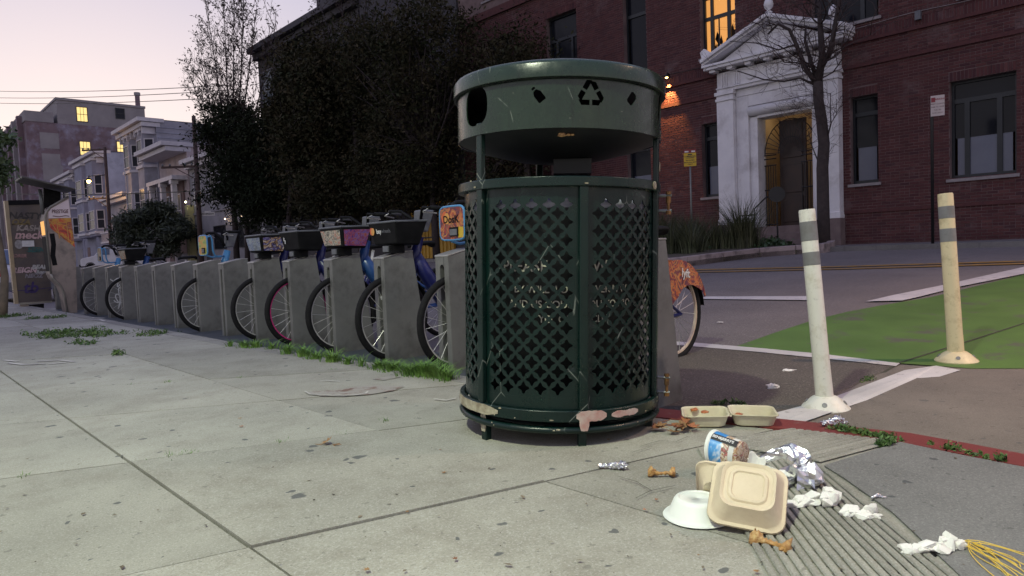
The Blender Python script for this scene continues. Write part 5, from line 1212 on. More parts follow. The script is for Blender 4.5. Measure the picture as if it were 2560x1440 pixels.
b = tree_at(720, 16.1); evergreen('broad dark street tree in the middle of the tree mass', b, [er(b, 16.1, 800, 420, 120, 140), er(b, 16.1, 835, 240, 120, 150), er(b, 16.1, 775, 190, 85, 110), er(b, 16.1, 735, 270, 60, 90), er(b, 16.1, 850, 490, 110, 60), er(b, 16.1, 760, 330, 80, 150)], 48000, 4, [(0, 0, -.1), (0, -.05, 1.4), (.1, -.3, 3.0), (.1, -1.0, 6)], LEAFD, .14, 120)
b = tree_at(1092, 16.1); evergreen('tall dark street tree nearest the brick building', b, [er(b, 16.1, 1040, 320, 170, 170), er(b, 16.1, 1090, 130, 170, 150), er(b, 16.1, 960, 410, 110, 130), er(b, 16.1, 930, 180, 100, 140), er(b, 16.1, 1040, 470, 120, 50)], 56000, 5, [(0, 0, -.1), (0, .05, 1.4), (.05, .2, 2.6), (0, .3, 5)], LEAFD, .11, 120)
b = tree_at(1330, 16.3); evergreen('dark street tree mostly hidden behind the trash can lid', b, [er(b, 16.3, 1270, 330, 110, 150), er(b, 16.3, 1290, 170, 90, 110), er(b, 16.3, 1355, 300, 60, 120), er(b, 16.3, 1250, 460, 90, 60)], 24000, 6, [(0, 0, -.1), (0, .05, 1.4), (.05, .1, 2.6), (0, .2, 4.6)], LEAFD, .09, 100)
# tall thin tree, nearly leafless
b = tree_at(592, 16.4); t = thing('poplar_tree', 'tall wispy nearly leafless tree rising above the dark evergreens', 'tree', b); rg = random.Random(21)
segs = []; ends = []
limb_b = MB(); limb(limb_b, [(0, 0, 0), (0, 0, 3), (.05, .1, 5)], .2, .13, 8)
for px, py in ((520, 40), (560, 25), (585, 5), (640, 30), (610, -25), (690, 60), (495, 130), (480, 200)):
    e_ = Vector(cpt(px, py, b, 16.4)); a = Vector((0, 0, rg.uniform(3.5, 6))); P = [a, a.lerp(e_, .3)+Vector((0, rg.gauss(0, .2), -.6)), a.lerp(e_, .65)+Vector((0, rg.gauss(0, .15), -.2)), e_]
    limb(limb_b, P, .075, .014, 6)
    for k in range(30):
        u = rg.uniform(.25, 1); i = min(2, int(u*3)); p = P[i].lerp(P[i+1], u*3-i); d = Vector((rg.gauss(0, .45), rg.gauss(0, .45), 1)); grow(rg, p, d, rg.uniform(.9, 1.9)*(1.2-.5*u), .020, 2, segs, .22, 3, .12, .003, ends, .62, .5)
limb_b.build('trunk', BARK, t, True); tw = MB()
for pts, r0, r1, lv in segs: tw.tube(pts[::2]+[pts[-1]], [r0+(r1-r0)*i/3 for i in range(len(pts[::2])+1)], 3, cap=False)
tw.build('twigs', TWIG, t)['kind'] = 'stuff'
leaves(rg, [(tuple(e_[0]), .10, 1) for e_ in ends], 5200, .11, pm('leaf_sparse', (.06, .05, .035), (.04, .03, .022), 3, .7, rand=.4), 'crown', t, asp=1.9)
# wisps over the chimney building
b = tree_at(905, 16.6); t = thing('poplar_tree', 'wispy bare treetop showing beside the chimney', 'tree', b); rg = random.Random(8); segs = []; ends = []; lb = MB(); limb(lb, [(0, 0, 0), (0, 0, 4), (.05, .1, 8)], .18, .1, 8)
for px, py in ((775, 60), (800, 10), (850, -30), (920, -40), (980, -50)):
    e_ = Vector(cpt(px, py, b, 16.6)); a = Vector((0, 0, rg.uniform(5, 7))); P = [a, a.lerp(e_, .35)+Vector((0, 0, .3)), a.lerp(e_, .7), e_]; limb(lb, P, .06, .012, 5)
    for k in range(12):
        u = rg.uniform(.4, 1); i = min(2, int(u*3)); p = P[i].lerp(P[i+1], u*3-i); grow(rg, p, Vector((rg.gauss(0, .6), rg.gauss(0, .6), .8)), rg.uniform(.6, 1.2), .014, 1, segs, .25, 3, .1, .003, ends)
lb.build('trunk', BARK, t, True); tw = MB()
for pts, r0, r1, lv in segs: tw.tube(pts[::2]+[pts[-1]], [r0+(r1-r0)*i/3 for i in range(len(pts[::2])+1)], 3, cap=False)
tw.build('twigs', TWIG, t)['kind'] = 'stuff'; leaves(rg, [(tuple(e_[0]), .14, 1) for e_ in ends], 2600, .09, LEAFD, 'crown', t)
# bare tree in front of the portal
X = 16.3; b = on_x(2060, 600, X); b = Vector((X, b.y, FZ)); t = thing('bare_tree', 'leafless street tree with thick trunk in front of the white portal', 'tree', b); rg = random.Random(31)
q = lambda px, py, dx=0: Vector(cpt(px, py, b, X))+Vector((dx, 0, 0))
tk = MB(); limb(tk, [(0, 0, -.1), q(2058, 520), q(2056, 420), q(2060, 360), q(2054, 300), q(2046, 250), q(2045, 205)], .140, .108, 10); tk.build('trunk', BARK, t, True)
main = [([q(2045, 205), q(2056, 140), q(2050, 60), q(2047, -40)], .098), ([q(2050, 175), q(2078, 120), q(2088, 60), q(2098, 0), q(2106, -50)], .07), ([q(2044, 215), q(2018, 170, -.1), q(1998, 110, -.2), q(1988, 80, -.3), q(1965, 68, -.4), q(1945, 95, -.5)], .06),
        ([q(2044, 205), q(2022, 150, .1), q(2008, 100, .1), q(2005, 60, .2)], .055), ([q(2042, 215), q(2010, 198, -.2), q(1975, 208, -.3), q(1930, 205, -.4), q(1870, 185, -.5)], .03), ([q(2000, 115, -.2), q(1960, 130, -.3), q(1915, 115, -.4), q(1850, 112, -.5)], .022),
        ([q(2068, 345), q(2082, 310, -.1), q(2080, 270, -.1), q(2086, 235, -.2)], .018), ([q(2082, 310, -.1), q(2096, 285, -.1), q(2100, 250, -.2)], .010), ([q(2046, 405), q(2036, 370, -.1), q(2030, 330, -.2)], .016)]
segs = []
for P, r in main:
    o = MB(); limb(o, P, r, r*.4, 7); o.build('limb', BARK, t, True)
    for k in range(int(7+r*90)):
        i = rg.randint(0, len(P)-2); p = P[i].lerp(P[i+1], rg.random()); grow(rg, p, Vector((rg.gauss(0, .6)-.2, rg.gauss(0, .8), .35)), rg.uniform(.5, 1.15), max(.006, r*.2), 2, segs, .3, 3, .08, .002, None, .6, .7)
tw = MB()
for pts, r0, r1, lv in segs: tw.tube(pts, [max(.003, r0+(r1-r0)*i/5) for i in range(6)], 3, cap=False)
tw.build('twigs', TWIG, t)['kind'] = 'stuff'
# young tree at the left edge
b = on_z(6, 792); t = thing('young_tree', 'slender young street tree with pale bark at the left edge', 'tree', b); rg = random.Random(41)
q = lambda px, py: Vector(on_y(px, py, b.y)-b)
tk = MB(); limb(tk, [(0, 0, -.05), q(10, 740), q(12, 690), q(4, 640), q(-4, 590), q(-20, 480), q(-25, 400)], .065, .03, 9); tk.build('trunk', BARKL, t, True)
cl = []
for k in range(60):
    p = q(rg.gauss(-75, 34), rg.gauss(405, 36))+Vector((0, rg.gauss(0, .4), 0)); cl.append((tuple(p), .10, 1))
lb = MB()
for c, _, _ in cl[::2]: limb(lb, [q(-20, 470), Vector(c)], .012, .004, 4)
lb.build('limbs', BARKL, t); leaves(rg, cl, 7000, .07, LEAFG, 'crown', t)
# bushy small tree beyond the docks
b = tree_at(385, 15.2); b.z = zr(15.2); t = thing('bushy_tree', 'low bushy dark tree in front of the row houses', 'tree', b); rg = random.Random(51); tk = MB(); limb(tk, [(0, 0, -.1), (0, 0, .8), (.1, 0, 1.6)], .14, .09, 8); tk.build('trunk', BARK, t, True)
d = (b-CAM).dot(FW); k_ = d/FPX; cl = []
for k in range(90):
    a = rg.random()*6.28; u = rg.random()**.5; px = 378+88*u*math.cos(a); py = 588+60*u*math.sin(a)-12; p = at_d(px, py, d+rg.gauss(0, .9))-b; cl.append((tuple(p), .3, 1))
leaves(rg, cl, 15000, .17, pm('leaf_bush', (.030, .042, .026), (.048, .06, .034), 1.4, .6, rand=.5), 'crown', t, asp=2.6)
# ---- planting bed on the bulb-out
bedp = [on_road(1560, 680), on_road(1650, 672), on_road(1720, 666), on_road(1810, 654), on_road(1900, 643), on_road(1990, 636), on_road(2040, 633), on_road(2064, 628), on_road(2070, 622)]
bed = thing('planting_bed', 'kerbed planting bed with stained pale kerb beside the portal steps', 'planter', (bedp[2].x, bedp[2].y, bedp[2].z))
KST = pm('bed_kerb_stained', (.36, .29, .27), (.28, .22, .21), 3, .85, world=True, dirt=(.06, .05, .05), dscale=2.6)
o0 = Vector(bed.location)
back = [Vector((15.6, 8.6, FZ)), Vector((15.6, 14.5, FZ)), Vector((12.0, 13.5, zr(12)))]
MB().prism([p-o0+Vector((0, 0, -.05)) for p in bedp+back], (0, 0, .15)).build('soil', EARTH, bed, False, True)
for p, q_ in zip(bedp, bedp[1:]):
    n_ = (q_-p).cross(Vector((0, 0, 1))).normalized()*.16
    if n_.x < 0: n_ = -n_
    e_ = (q_-p).normalized()*.004; P = [p+e_-o0, q_-e_-o0, q_-e_-o0-n_*-1, p+e_-o0-n_*-1]
    o = MB().prism([v+Vector((0, 0, -.1)) for v in P], (0, 0, .30)).build('kerb_stone', KST, bed, False, True); bevel(o, .015)
def blades(rg, spots, n, h, w, mat, name, parent, lean=.45, seg=3):
    mb = MB()
    for k in range(n):
        cx_, cy_, cz_, s = rg.choice(spots); a = rg.random()*6.28; r = abs(rg.gauss(0, s)); p = Vector((cx_+r*math.cos(a), cy_+r*math.sin(a), cz_)); hh = h*rg.uniform(.3, 1.25)*(.75+.5*((cx_*7.7+cy_*13.3) % 1)); d = Vector((math.cos(a)*lean*rg.uniform(.2, 1.3), math.sin(a)*lean*rg.uniform(.2, 1.3), 1)); sd = Vector((-math.sin(a+rg.random()), math.cos(a), 0)).normalized()*w*rg.uniform(.6, 1.2)
        vs = []
        for i in range(seg+1):
            u = i/seg; q_ = p+Vector((d.x*hh*u*u, d.y*hh*u*u, hh*(u-.22*lean*u*u*2))); ww = sd*(1-u*.95); vs += [q_-ww, q_+ww]
        mb.add(vs, [(2*i, 2*i+1, 2*i+3, 2*i+2) for i in range(seg)])
    return mb.build(name, mat, parent)
STRAP = pm('strap_leaf', (.045, .06, .026), (.08, .085, .042), 2, .6, rand=.5)
rg = random.Random(61)
gp = thing('ornamental_grass', 'tall dark strappy grasses filling the planting bed', 'plant', (14.6, 9.4, FZ))
sp = []
for px, py, X in ((1660, 640, 14.6), (1700, 640, 14.8), (1740, 630, 14.8), (1780, 625, 14.9), (1820, 622, 15.0), (1850, 618, 15.2), (1680, 650, 14.0), (1730, 645, 14.0), (1640, 650, 14.2), (1600, 655, 14.2), (1870, 615, 15.3)):
    p = on_x(px, py, X); sp.append((X-14.6, p.y-9.4, zr(X)+.05-FZ, .16))
o = blades(rg, sp, 4200, 1.22, .011, STRAP, 'blades', gp, .5, 4); o['kind'] = 'stuff'
gc = []
for k in range(140):
    u = rg.random(); px = 1640+rg.random()*300; py = 640-rg.random()*14-(px-1640)*.055; p = on_road(px, py+12); p += Vector((rg.uniform(.2, .7), 0, .14)); gc.append((tuple(p), .10, 1))
o = leaves(rg, gc, 4200, .12, pm('ground_cover_leaf', (.028, .06, .022), (.045, .085, .03), 2, .5, rand=.4), 'ground_cover', None, asp=1.0); tag(o, 'low leafy ground cover along the bed kerb', 'ground cover', kind='stuff')
# ---- weeds and grass in the pavement joints
gl = []
def gspot(px, py, s, n=1, z=0.): p = on_z(px, py, z); gl.extend([(p.x, p.y, p.z-.002, s)]*n)
for px, py, s, n in ((575, 866, .02, 3), (610, 868, .035, 6), (640, 868, .04, 8), (680, 872, .03, 4), (720, 884, .03, 5), (760, 890, .035, 8), (790, 896, .04, 8), (830, 904, .035, 8), (870, 910, .02, 5), (905, 916, .02, 2), (950, 920, .04, 9), (985, 925, .04, 12), (1025, 935, .045, 16), (1060, 938, .05, 18), (1095, 942, .04, 14), (1120, 950, .03, 6)): gspot(px, py, s, n)
o = blades(random.Random(71), gl, 2600, .105, .0040, GRASSM, 'grass_tufts', None, .85, 4); tag(o, 'bright green grass growing along the kerb below the docks', 'grass', kind='stuff')
gl = []
for px, py, s, n in ((130, 835, .08, 5), (170, 832, .09, 6), (215, 835, .10, 6), (250, 838, .08, 5), (150, 842, .06, 3), (385, 836, .06, 4), (195, 858, .03, 1), (210, 862, .03, 1), (40, 790, .06, 3), (85, 797, .04, 2), (130, 795, .06, 3), (15, 793, .08, 4), (290, 887, .02, 1)): gspot(px, py, s, n)
wr = random.Random(72); cl_ = []
for a, b_, c_, sg in gl:
    for k in range(9): cl_.append(((a+wr.gauss(0, sg*1.6), b_+wr.gauss(0, sg*1.6), .006+.012*wr.random()), .012+.012*wr.random(), wr.uniform(.3, 1)))
o = leaves(wr, cl_, 4200, .021, WEEDM, 'weed_patch', None); tag(o, 'low green weeds in the pavement gaps at left', 'weeds', kind='stuff')
for k in range(16):
    pass
gl = []
wr = random.Random(73); cl_ = []
def wline(pix, z, dens, sp):
    for (xa, ya), (xb, yb) in zip(pix, pix[1:]):
        A_, B_ = on_z(xa, ya, z), on_z(xb, yb, z); n = max(1, int((B_-A_).length*dens))
        for k in range(n):
            p = A_.lerp(B_, wr.random())
            if noise.noise(p*6) < -.08: continue
            cl_.append(((p.x+wr.gauss(0, sp), p.y+wr.gauss(0, sp), z+.004+.010*wr.random()), wr.uniform(.004, .010), wr.uniform(.3, 1)))
wline([(2040, 1066), (2100, 1078), (2170, 1088), (2215, 1098), (2260, 1103)], 0, 130, .008); wline([(2260, 1103), (2340, 1116), (2440, 1140), (2560, 1166)], 0, 60, .004); wline([(2235, 1104), (2190, 1122), (2160, 1132)], 0.004, 160, .008)
wline([(1795, 1010), (1850, 1013)], -.112, 160, .018); wline([(1925, 1004), (1970, 1002)], -.112, 160, .018); wline([(2150, 962), (2250, 908), (2300, 902)], -.105, 60, .012)
o = leaves(wr, cl_, 2000, .012, WEEDM, 'kerb_weeds', None); tag(o, 'small weeds lining the red kerb and gutter', 'weeds', kind='stuff')
gl = []
for px, py, s, n in ((325, 962, .02, 1), (420, 955, .03, 2), (600, 945, .02, 1), (830, 925, .02, 2), (425, 1140, .03, 2), (475, 1134, .02, 1), (60, 1190, .02, 1), (965, 1052, .015, 1), (700, 1107, .03, 1), (860, 1085, .02, 1)): gspot(px, py, s, n)
o = blades(random.Random(74), gl, 220, .022, .0016, GRASSM, 'joint_grass', None, .9, 2); tag(o, 'tiny grass sprigs in the pavement joints', 'grass', kind='stuff')
# ================================================================== bollards, signs, rails
def _plastic(name, c, dirtc):
    m, t, b = newmat(name); co = coords(t); n1 = noise_n(t, co, 9, 6, .7)
    col = mixc(t, step(t, n1, .5, .74), c, dirtc); col = mixc(t, mth(t, 'MULTIPLY', step(t, noise_n(t, co, 40, 5, .7), .58, .7), .5), col, tuple(x*.5 for x in c))
    t.links.new(col, b.inputs['Base Color']); b.inputs['Roughness'].default_value = .45; b.inputs['Subsurface Weight'].default_value = 0; bump(t, b, n1, .1, .004); return m
BOLW = _plastic('bollard_white', (.72, .70, .62), (.50, .46, .34)); BOLY = _plastic('bollard_yellowed', (.66, .56, .34), (.40, .32, .17)); BAND = _plastic('bollard_band', (.20, .20, .20), (.14, .13, .12))
def bollard(label, bpx, tpx, rb, rp, mat, bands):
    b = on_road(*bpx); d = (b-CAM).dot(FW); t = thing('flexible_bollard', label, 'bollard', b, 0, 'flexible bollards by the bike lane'); top = at_d(tpx[0], tpx[1], d)-b; ax = top.normalized(); L_ = top.length
    Mr = Vector((0, 0, 1)).rotation_difference(ax).to_matrix().to_4x4()
    o = MB().lathe([(0, .0), (rb, .0), (rb, .008), (rb*.93, .018), (rb*.62, .052), (rb*.50, .062), (rp*1.15, .066), (0, .066)], 30).build('base', mat, t, 2, True)
    for a in (20, 110, 200, 290, 335): MB().lathe([(0, .004), (.012, .003), (.013, -.004)], 10, (rb*.78*math.cos(rad(a)), rb*.78*math.sin(rad(a)), .036), M=Matrix.Rotation(rad(a), 4, 'Z') @ Matrix.Rotation(rad(52), 4, 'Y')).build('bolt_hole', BAND, o)
    MB().lathe([(rp*1.05, .05), (rp*1.04, .12), (rp, .2), (rp*.97, L_-.01), (rp*.92, L_), (rp*.6, L_-.002), (rp*.5, L_-.03)], 24, M=Mr).build('post', mat, t, 2, True)
    for z0, z1 in bands: MB().lathe([(rp*.985, L_-z1), (rp*1.01, L_-z1+.001), (rp*1.005, L_-z0-.001), (rp*.975, L_-z0)], 24, M=Mr).build('reflective_band', BAND, t, 2)
    return t
bollard('white flexible bollard with two grey bands, leaning, nearest the ramp', (2064, 1022), (2017, 524), .113, .040, BOLW, ((.060, .155), (.210, .275)))
bollard('yellowed cream flexible bollard with two dark bands by the green lane', (2391, 904), (2363, 484), .120, .044, BOLY, ((.08, .155), (.218, .30)))
SIGNY = pm('sign_yellow', (.60, .40, .02), (.55, .36, .02), 5, .5); SIGNR = pm('sign_red', (.25, .02, .03), (.2, .02, .03), 5, .5); SIGNW = pm('sign_face_white', (.55, .48, .46), (.48, .42, .40), 5, .5); SIGNK = pm('sign_black', (.02, .02, .02), (.03, .03, .03), 5, .5)
def frame_to_cam(p):
    n = Vector((CAM.x-p.x, CAM.y-p.y, 0)).normalized(); return n, Vector((-n.y, n.x, 0))
p = on_x(1725, 395, 16.2); ysg = thing('parking_sign', 'yellow and red commercial loading sign on grey post left of the portal', 'sign', (p.x, p.y, FZ)); n, u = frame_to_cam(p); hz = p.z-FZ
MB().tube([(0, 0, -.1), (0, 0, hz+.2)], .025, 8).build('post', POLE, ysg, True)
def sb(par, nm, m, u0, u1, z0, z1, e, zc): return MB().prism([u*u0+n*e+Vector((0, 0, zc+z0)), u*u1+n*e+Vector((0, 0, zc+z0)), u*u1+n*e+Vector((0, 0, zc+z1)), u*u0+n*e+Vector((0, 0, zc+z1))], n*.004).build(nm, m, par, False, True)
sb(ysg, 'panel', SIGNY, -.16, .16, -.22, .13, .03, hz); sb(ysg, 'red_header', SIGNR, -.16, .16, .135, .215, .03, hz)
for s in (-1, 1): sb(ysg, 'header_symbol', WHITEP, s*.085-.05, s*.085+.05, .148, .185, .036, hz)
sb(ysg, 'arrow_mark', SIGNK, -.055, .055, .075, .105, .036, hz)
mb = MB()
for i, (s, z_) in enumerate((('COMMERCIAL', .04), ('LOADING', .0), ('7am to 6pm', -.06), ('MON thru SAT', -.12), ('ONLY', -.17))): text_on(mb, s, .048, n*.037+Vector((0, 0, hz+z_)), u, (0, 0, 1), .001)
mb.build('lettering', SIGNK, ysg)
p = on_x(2344, 264, 16.0); psg = thing('parking_sign', 'white and red parking sign on dark post in front of big window', 'sign', (p.x, p.y, FZ)); n, u = frame_to_cam(p); hz = p.z-FZ
MB().tube([(-u.x*.1, -u.y*.1, -.1), (-u.x*.1, -u.y*.1, hz-.1), (-u.x*.1, -u.y*.1, hz+.18)], .03, 8).build('post', IRON, psg, True)
sb(psg, 'panel', SIGNW, -.12, .12, -.21, .2, .035, hz); sb(psg, 'red_block', SIGNR, -.11, -.04, .07, .16, .041, hz)
mb = MB(); text_on(mb, 'PARKING', .05, n*.042+u*.035+Vector((0, 0, hz+.12)), u, (0, 0, 1), .001); mb.build('lettering', SIGNR, psg)
mb = MB()
for i, s in enumerate(('STREET CLEANING', '8AM TO 10AM', 'TUE  FRI', 'TOW-AWAY')): text_on(mb, s, .034, n*.042+Vector((0, 0, hz+.03-i*.06)), u, (0, 0, 1), .0005)
mb.build('lettering', pm('sign_text_brown', (.16, .09, .08), (.12, .07, .06), 5, .5), psg)
p = on_x(1942, 486, 17.0); rs_ = thing('round_sign', 'black round disc on thin stand before the portal door', 'sign', (p.x, p.y, FZ)); n, u = frame_to_cam(p); hz = p.z-FZ
MB().tube([(0, 0, 0), (0, 0, hz)], .022, 6).build('stand', IRON, rs_); mb = MB(); mb.prism([u*.2*math.cos(k*.2618)+Vector((0, 0, hz+.2*math.sin(k*.2618))) for k in range(24)], n*.03); mb.build('disc', IRON, rs_, False, True)
hr = thing('stair_handrail', 'bent black iron handrail beside the portal steps', 'handrail', (17.1, on_x(1885, 560, 17.1).y, FZ)); o0 = Vector(hr.location); Q_ = lambda px, py: on_x(px, py, 17.1)-o0
MB().tube([Q_(1848, 565), Q_(1850, 540), Q_(1886, 537), Q_(1886, 522), Q_(1912, 496), Q_(1920, 492)], .02, 6).build('rail', IRON, hr, True); MB().tube([Q_(1886, 537), (Q_(1886, 537).x, Q_(1886, 537).y, -.05)], .018, 6).build('rail_post', IRON, hr, True)
# ================================================================== litter
PULP = pm('moulded_pulp', (.66, .56, .40), (.60, .50, .35), 12, .75, bmp=.15, bscale=80); PULPW = pm('moulded_pulp_pale', (.62, .58, .43), (.54, .48, .34), 9, .75, bmp=.15, bscale=80)
BOWLM = pm('paper_bowl_white', (.78, .80, .74), (.74, .76, .70), 8, .5); NAP = pm('napkin_white', (.80, .79, .74), (.72, .70, .65), 10, .85, bmp=.25, bscale=120)
FOIL = pm('foil', (.80, .80, .80), (.62, .62, .63), 40, .30, 1.0, bmp=.5, bscale=140, bdist=.003); BONE = pm('chicken_bone', (.50, .28, .09), (.30, .13, .04), 60, .5, bmp=.5, bscale=110, dirt=(.62, .45, .2), dscale=50)
SAUCE = pm('food_sauce', (.45, .16, .05), (.35, .1, .04), 60, .35); LEAFO = pm('dry_leaf_orange', (.34, .13, .05), (.20, .07, .035), 40, .7, rand=.35, bmp=.3); LEAFT = pm('dry_leaf_tan', (.30, .17, .065), (.19, .10, .04), 40, .7, rand=.2, bmp=.3)
def rr(w, d, r, n=6):
    P = []
    for cx_, cy_, a0 in ((w/2-r, d/2-r, 0), (-w/2+r, d/2-r, 90), (-w/2+r, -d/2+r, 180), (w/2-r, -d/2+r, 270)):
        for k in range(n+1): a = rad(a0+90*k/n); P.append((cx_+r*math.cos(a), cy_+r*math.sin(a)))
    return P
def loft(mb, rings, M, close=True):
    vs = []; n = len(rings[0][0])
    for P, z in rings: vs += [M @ Vector((x, y, z)) for x, y in P]
    fs = [(i*n+k, i*n+(k+1) % n, (i+1)*n+(k+1) % n, (i+1)*n+k) for i in range(len(rings)-1) for k in range(n)]
    if close: fs.append(tuple((len(rings)-1)*n+k for k in range(n)))
    return mb.add(vs, fs)
def frame(o, ux, uy):
    ux = Vector(ux).normalized(); uz = ux.cross(Vector(uy)).normalized(); uy = uz.cross(ux); o = Vector(o)
    return Matrix(((ux.x, uy.x, uz.x, o.x), (ux.y, uy.y, uz.y, o.y), (ux.z, uy.z, uz.z, o.z), (0, 0, 0, 1)))
RH = Vector((RT.x, RT.y, 0)).normalized(); FH = Vector((FW.x, FW.y, 0)).normalized(); ZU = Vector((0, 0, 1))
def shell(rings, M, name, mat, parent, th=.0022): o = loft(MB(), rings, M).build(name, mat, parent, 2, True); solid(o, th, 0); return o
# tan clamshell standing like a tent
g0 = on_z(1888, 1338); tc_ = thing('takeout_box', 'tan moulded clamshell takeout box standing tented on the ramp ridges', 'takeout box', g0)
def box_rings(w, h, emb=True):
    R_ = [(rr(w, w, .035), 0.0), (rr(w*.985, w*.985, .034), .004), (rr(w*.90, w*.90, .032), .006), (rr(w*.87, w*.87, .032), .010), (rr(w*.74, w*.74, .036), h*.8), (rr(w*.70, w*.70, .034), h)]
    if emb: R_ += [(rr(w*.66, w*.66, .032), h-.002), (rr(w*.62, w*.62, .03), h-.006), (rr(w*.52, w*.52, .026), h-.006), (rr(w*.48, w*.48, .024), h-.001), (rr(w*.42, w*.42, .018), h), (rr(w*.39, w*.39, .016), h-.004)]
    return R_
t_ = rad(38); ux = (RH*.95+FH*-.28); uy = (FH*math.cos(t_)+ZU*math.sin(t_)); w_ = .185; ux.normalize(); ux, uy = (ux*math.cos(.15)-uy*math.sin(.15)), (uy*math.cos(.15)+ux*math.sin(.15))
Mx = frame(ux*-.006+uy*(w_/2)+ZU*.014, ux, uy); shell(box_rings(w_, .052), Mx, 'lid', PULP, tc_)
top = ux*-.006+uy*w_+ZU*.014; uy2 = (FH*.72-ZU*.80+RH*-.25); Mx2 = frame(top+uy2*(w_/2*.93), ux*-1+RH*0, uy2); shell(box_rings(w_*.93, .045, False), Mx2, 'base_tray', PULP, tc_)
# white bowl upside down
g1 = on_z(1745, 1290); bw = thing('paper_bowl', 'white paper bowl turned upside down beside the tan takeout box', 'bowl', g1)
o = MB().lathe([(.089, .001), (.091, .003), (.089, .006), (.080, .008), (.076, .012), (.062, .044), (.057, .050), (.049, .052), (.046, .049), (0, .048)], 48).build('shell', BOWLM, bw, 2, True); solid(o, .0018, -1)
# open two-part tray by the kerb
g2 = on_z(1822, 1058); tr_ = thing('food_tray', 'open pale two-part takeout tray lying by the red kerb', 'takeout box', g2)
a_ = rad(-47-8); e1 = Vector((math.cos(a_), math.sin(a_), 0)); e2 = Vector((-e1.y, e1.x, 0))
def open_rings(w, d, h): return [(rr(w, d, .03), h), (rr(w*.985, d*.985, .03), h+.003), (rr(w*.93, d*.93, .028), h), (rr(w*.80, d*.78, .03), .006), (rr(w*.72, d*.70, .03), 0.0015)]
for k, (s, nm) in enumerate(((-1, 'lid_half'), (1, 'base_half'))):
    Mx = frame(e1*s*.091+ZU*.001+e2*(.012*s), e1+ZU*(-.02*s), e2); shell(open_rings(.180, .175, .046), Mx, nm, PULPW, tr_)
bx('hinge_strip', PULPW, tr_, -.006, .006, -.07, .07, .044, .047, 0, frame((0, 0, 0), e1, e2))
def blob(mb, c, s, seed, amp=.35, fr=2.2, sub=2, flat=True, M=None, o2=.5):
    bm = bmesh.new(); bmesh.ops.create_icosphere(bm, subdivisions=sub, radius=1)
    vs = []
    for v in bm.verts:
        q_ = v.co*fr+Vector((seed*7.3, seed*3.1, seed*1.9)); r = 1+amp*(abs(noise.noise(q_))*2-.55)+amp*o2*(abs(noise.noise(q_*2.6))*2-.5)
        p = Vector((v.co.x*s[0]*r, v.co.y*s[1]*r, v.co.z*s[2]*r)); p = M @ p if M else p; p += Vector(c)
        if flat: p.z = max(p.z, .001)
        vs.append(p)
    fs = [tuple(x.index for x in f.verts) for f in bm.faces]; bm.free(); return mb.add(vs, fs)
for (px, py, k) in ((1735, 1024, 1), (1762, 1030, 2), (1845, 1036, 3)):
    p = on_z(px, py, .04)-g2; mb = MB(); blob(mb, p, (.02, .016, .006), k, .5, 2, 2, False); mb.build('sauce_smear', SAUCE, tr_, True)
# pint cup on its side
g3 = on_z(1812, 1180); cup = thing('ice_cream_cup', 'blue printed pint ice cream cup lying behind the tan box', 'cup', g3)
ax = (RH*.70-FH*.66-ZU*.16).normalized(); rc = .054; CM = frame(ZU*rc-ax*.036, ax.cross(ZU).normalized()*-1, ZU)   # local: build along ax below
def cupv(a, r, s): u_ = ax.cross(ZU).normalized(); return ZU*(rc+.012)-ax*.040+ax*s+(u_*math.cos(a)+ZU*math.sin(a))*r
def cupring(prof, name, m, sm=True):
    mb = MB(); n = 40; vs = [cupv(2*math.pi*k/n, r, s) for r, s in prof for k in range(n)]; mb.add(vs, [(i*n+k, i*n+(k+1) % n, (i+1)*n+(k+1) % n, (i+1)*n+k) for i in range(len(prof)-1) for k in range(n)]); return mb.build(name, m, cup, sm, True)
CUPB = art('cup_sky_print', [(.06, .28, .62), (.05, .24, .58), (.09, .33, .66), (.75, .78, .80), (.8, .82, .82)], 16, .4, 9); CUPBR = art('cup_chunks_print', [(.25, .12, .06), (.45, .3, .16), (.7, .62, .5), (.12, .05, .03), (.55, .2, .18)], 60, 1, 11)
cupring([(rc-.0005, .012), (rc-.0020, .052)], 'printed_side', CUPB); cupring([(rc-.002, .052), (rc-.0055, .100), (rc-.008, .101), (0, .101)], 'printed_base', CUPBR); cupring([(rc+.002, .0), (rc+.003, .003), (rc+.003, .010), (rc, .0125)], 'rim', BOWLM); cupring([(rc+.002, .0), (rc-.002, .002), (rc-.004, .09), (0, .092)], 'inside', BOWLM)
mb = MB(); v, f = text_mesh("BEN&JERRY'S", .0145, .0006); mb.add([cupv(rad(62)+b_/rc, rc+.0008-.0015*(a/.08), .050+a*.85) for a, b_, _ in v], f); mb.build('lettering', WHITEP, cup)
mb = MB(); n = 10; vs = []
for i in range(n+1):
    s = .012+i*.0085
    for k in range(5): vs.append(cupv(rad(62+14-7*k), rc+.0003-.0012*(s/.08), s))
mb.add(vs, [(i*5+k, i*5+k+1, (i+1)*5+k+1, (i+1)*5+k) for i in range(n) for k in range(4)]); mb.build('name_band', SIGNK, cup, True)
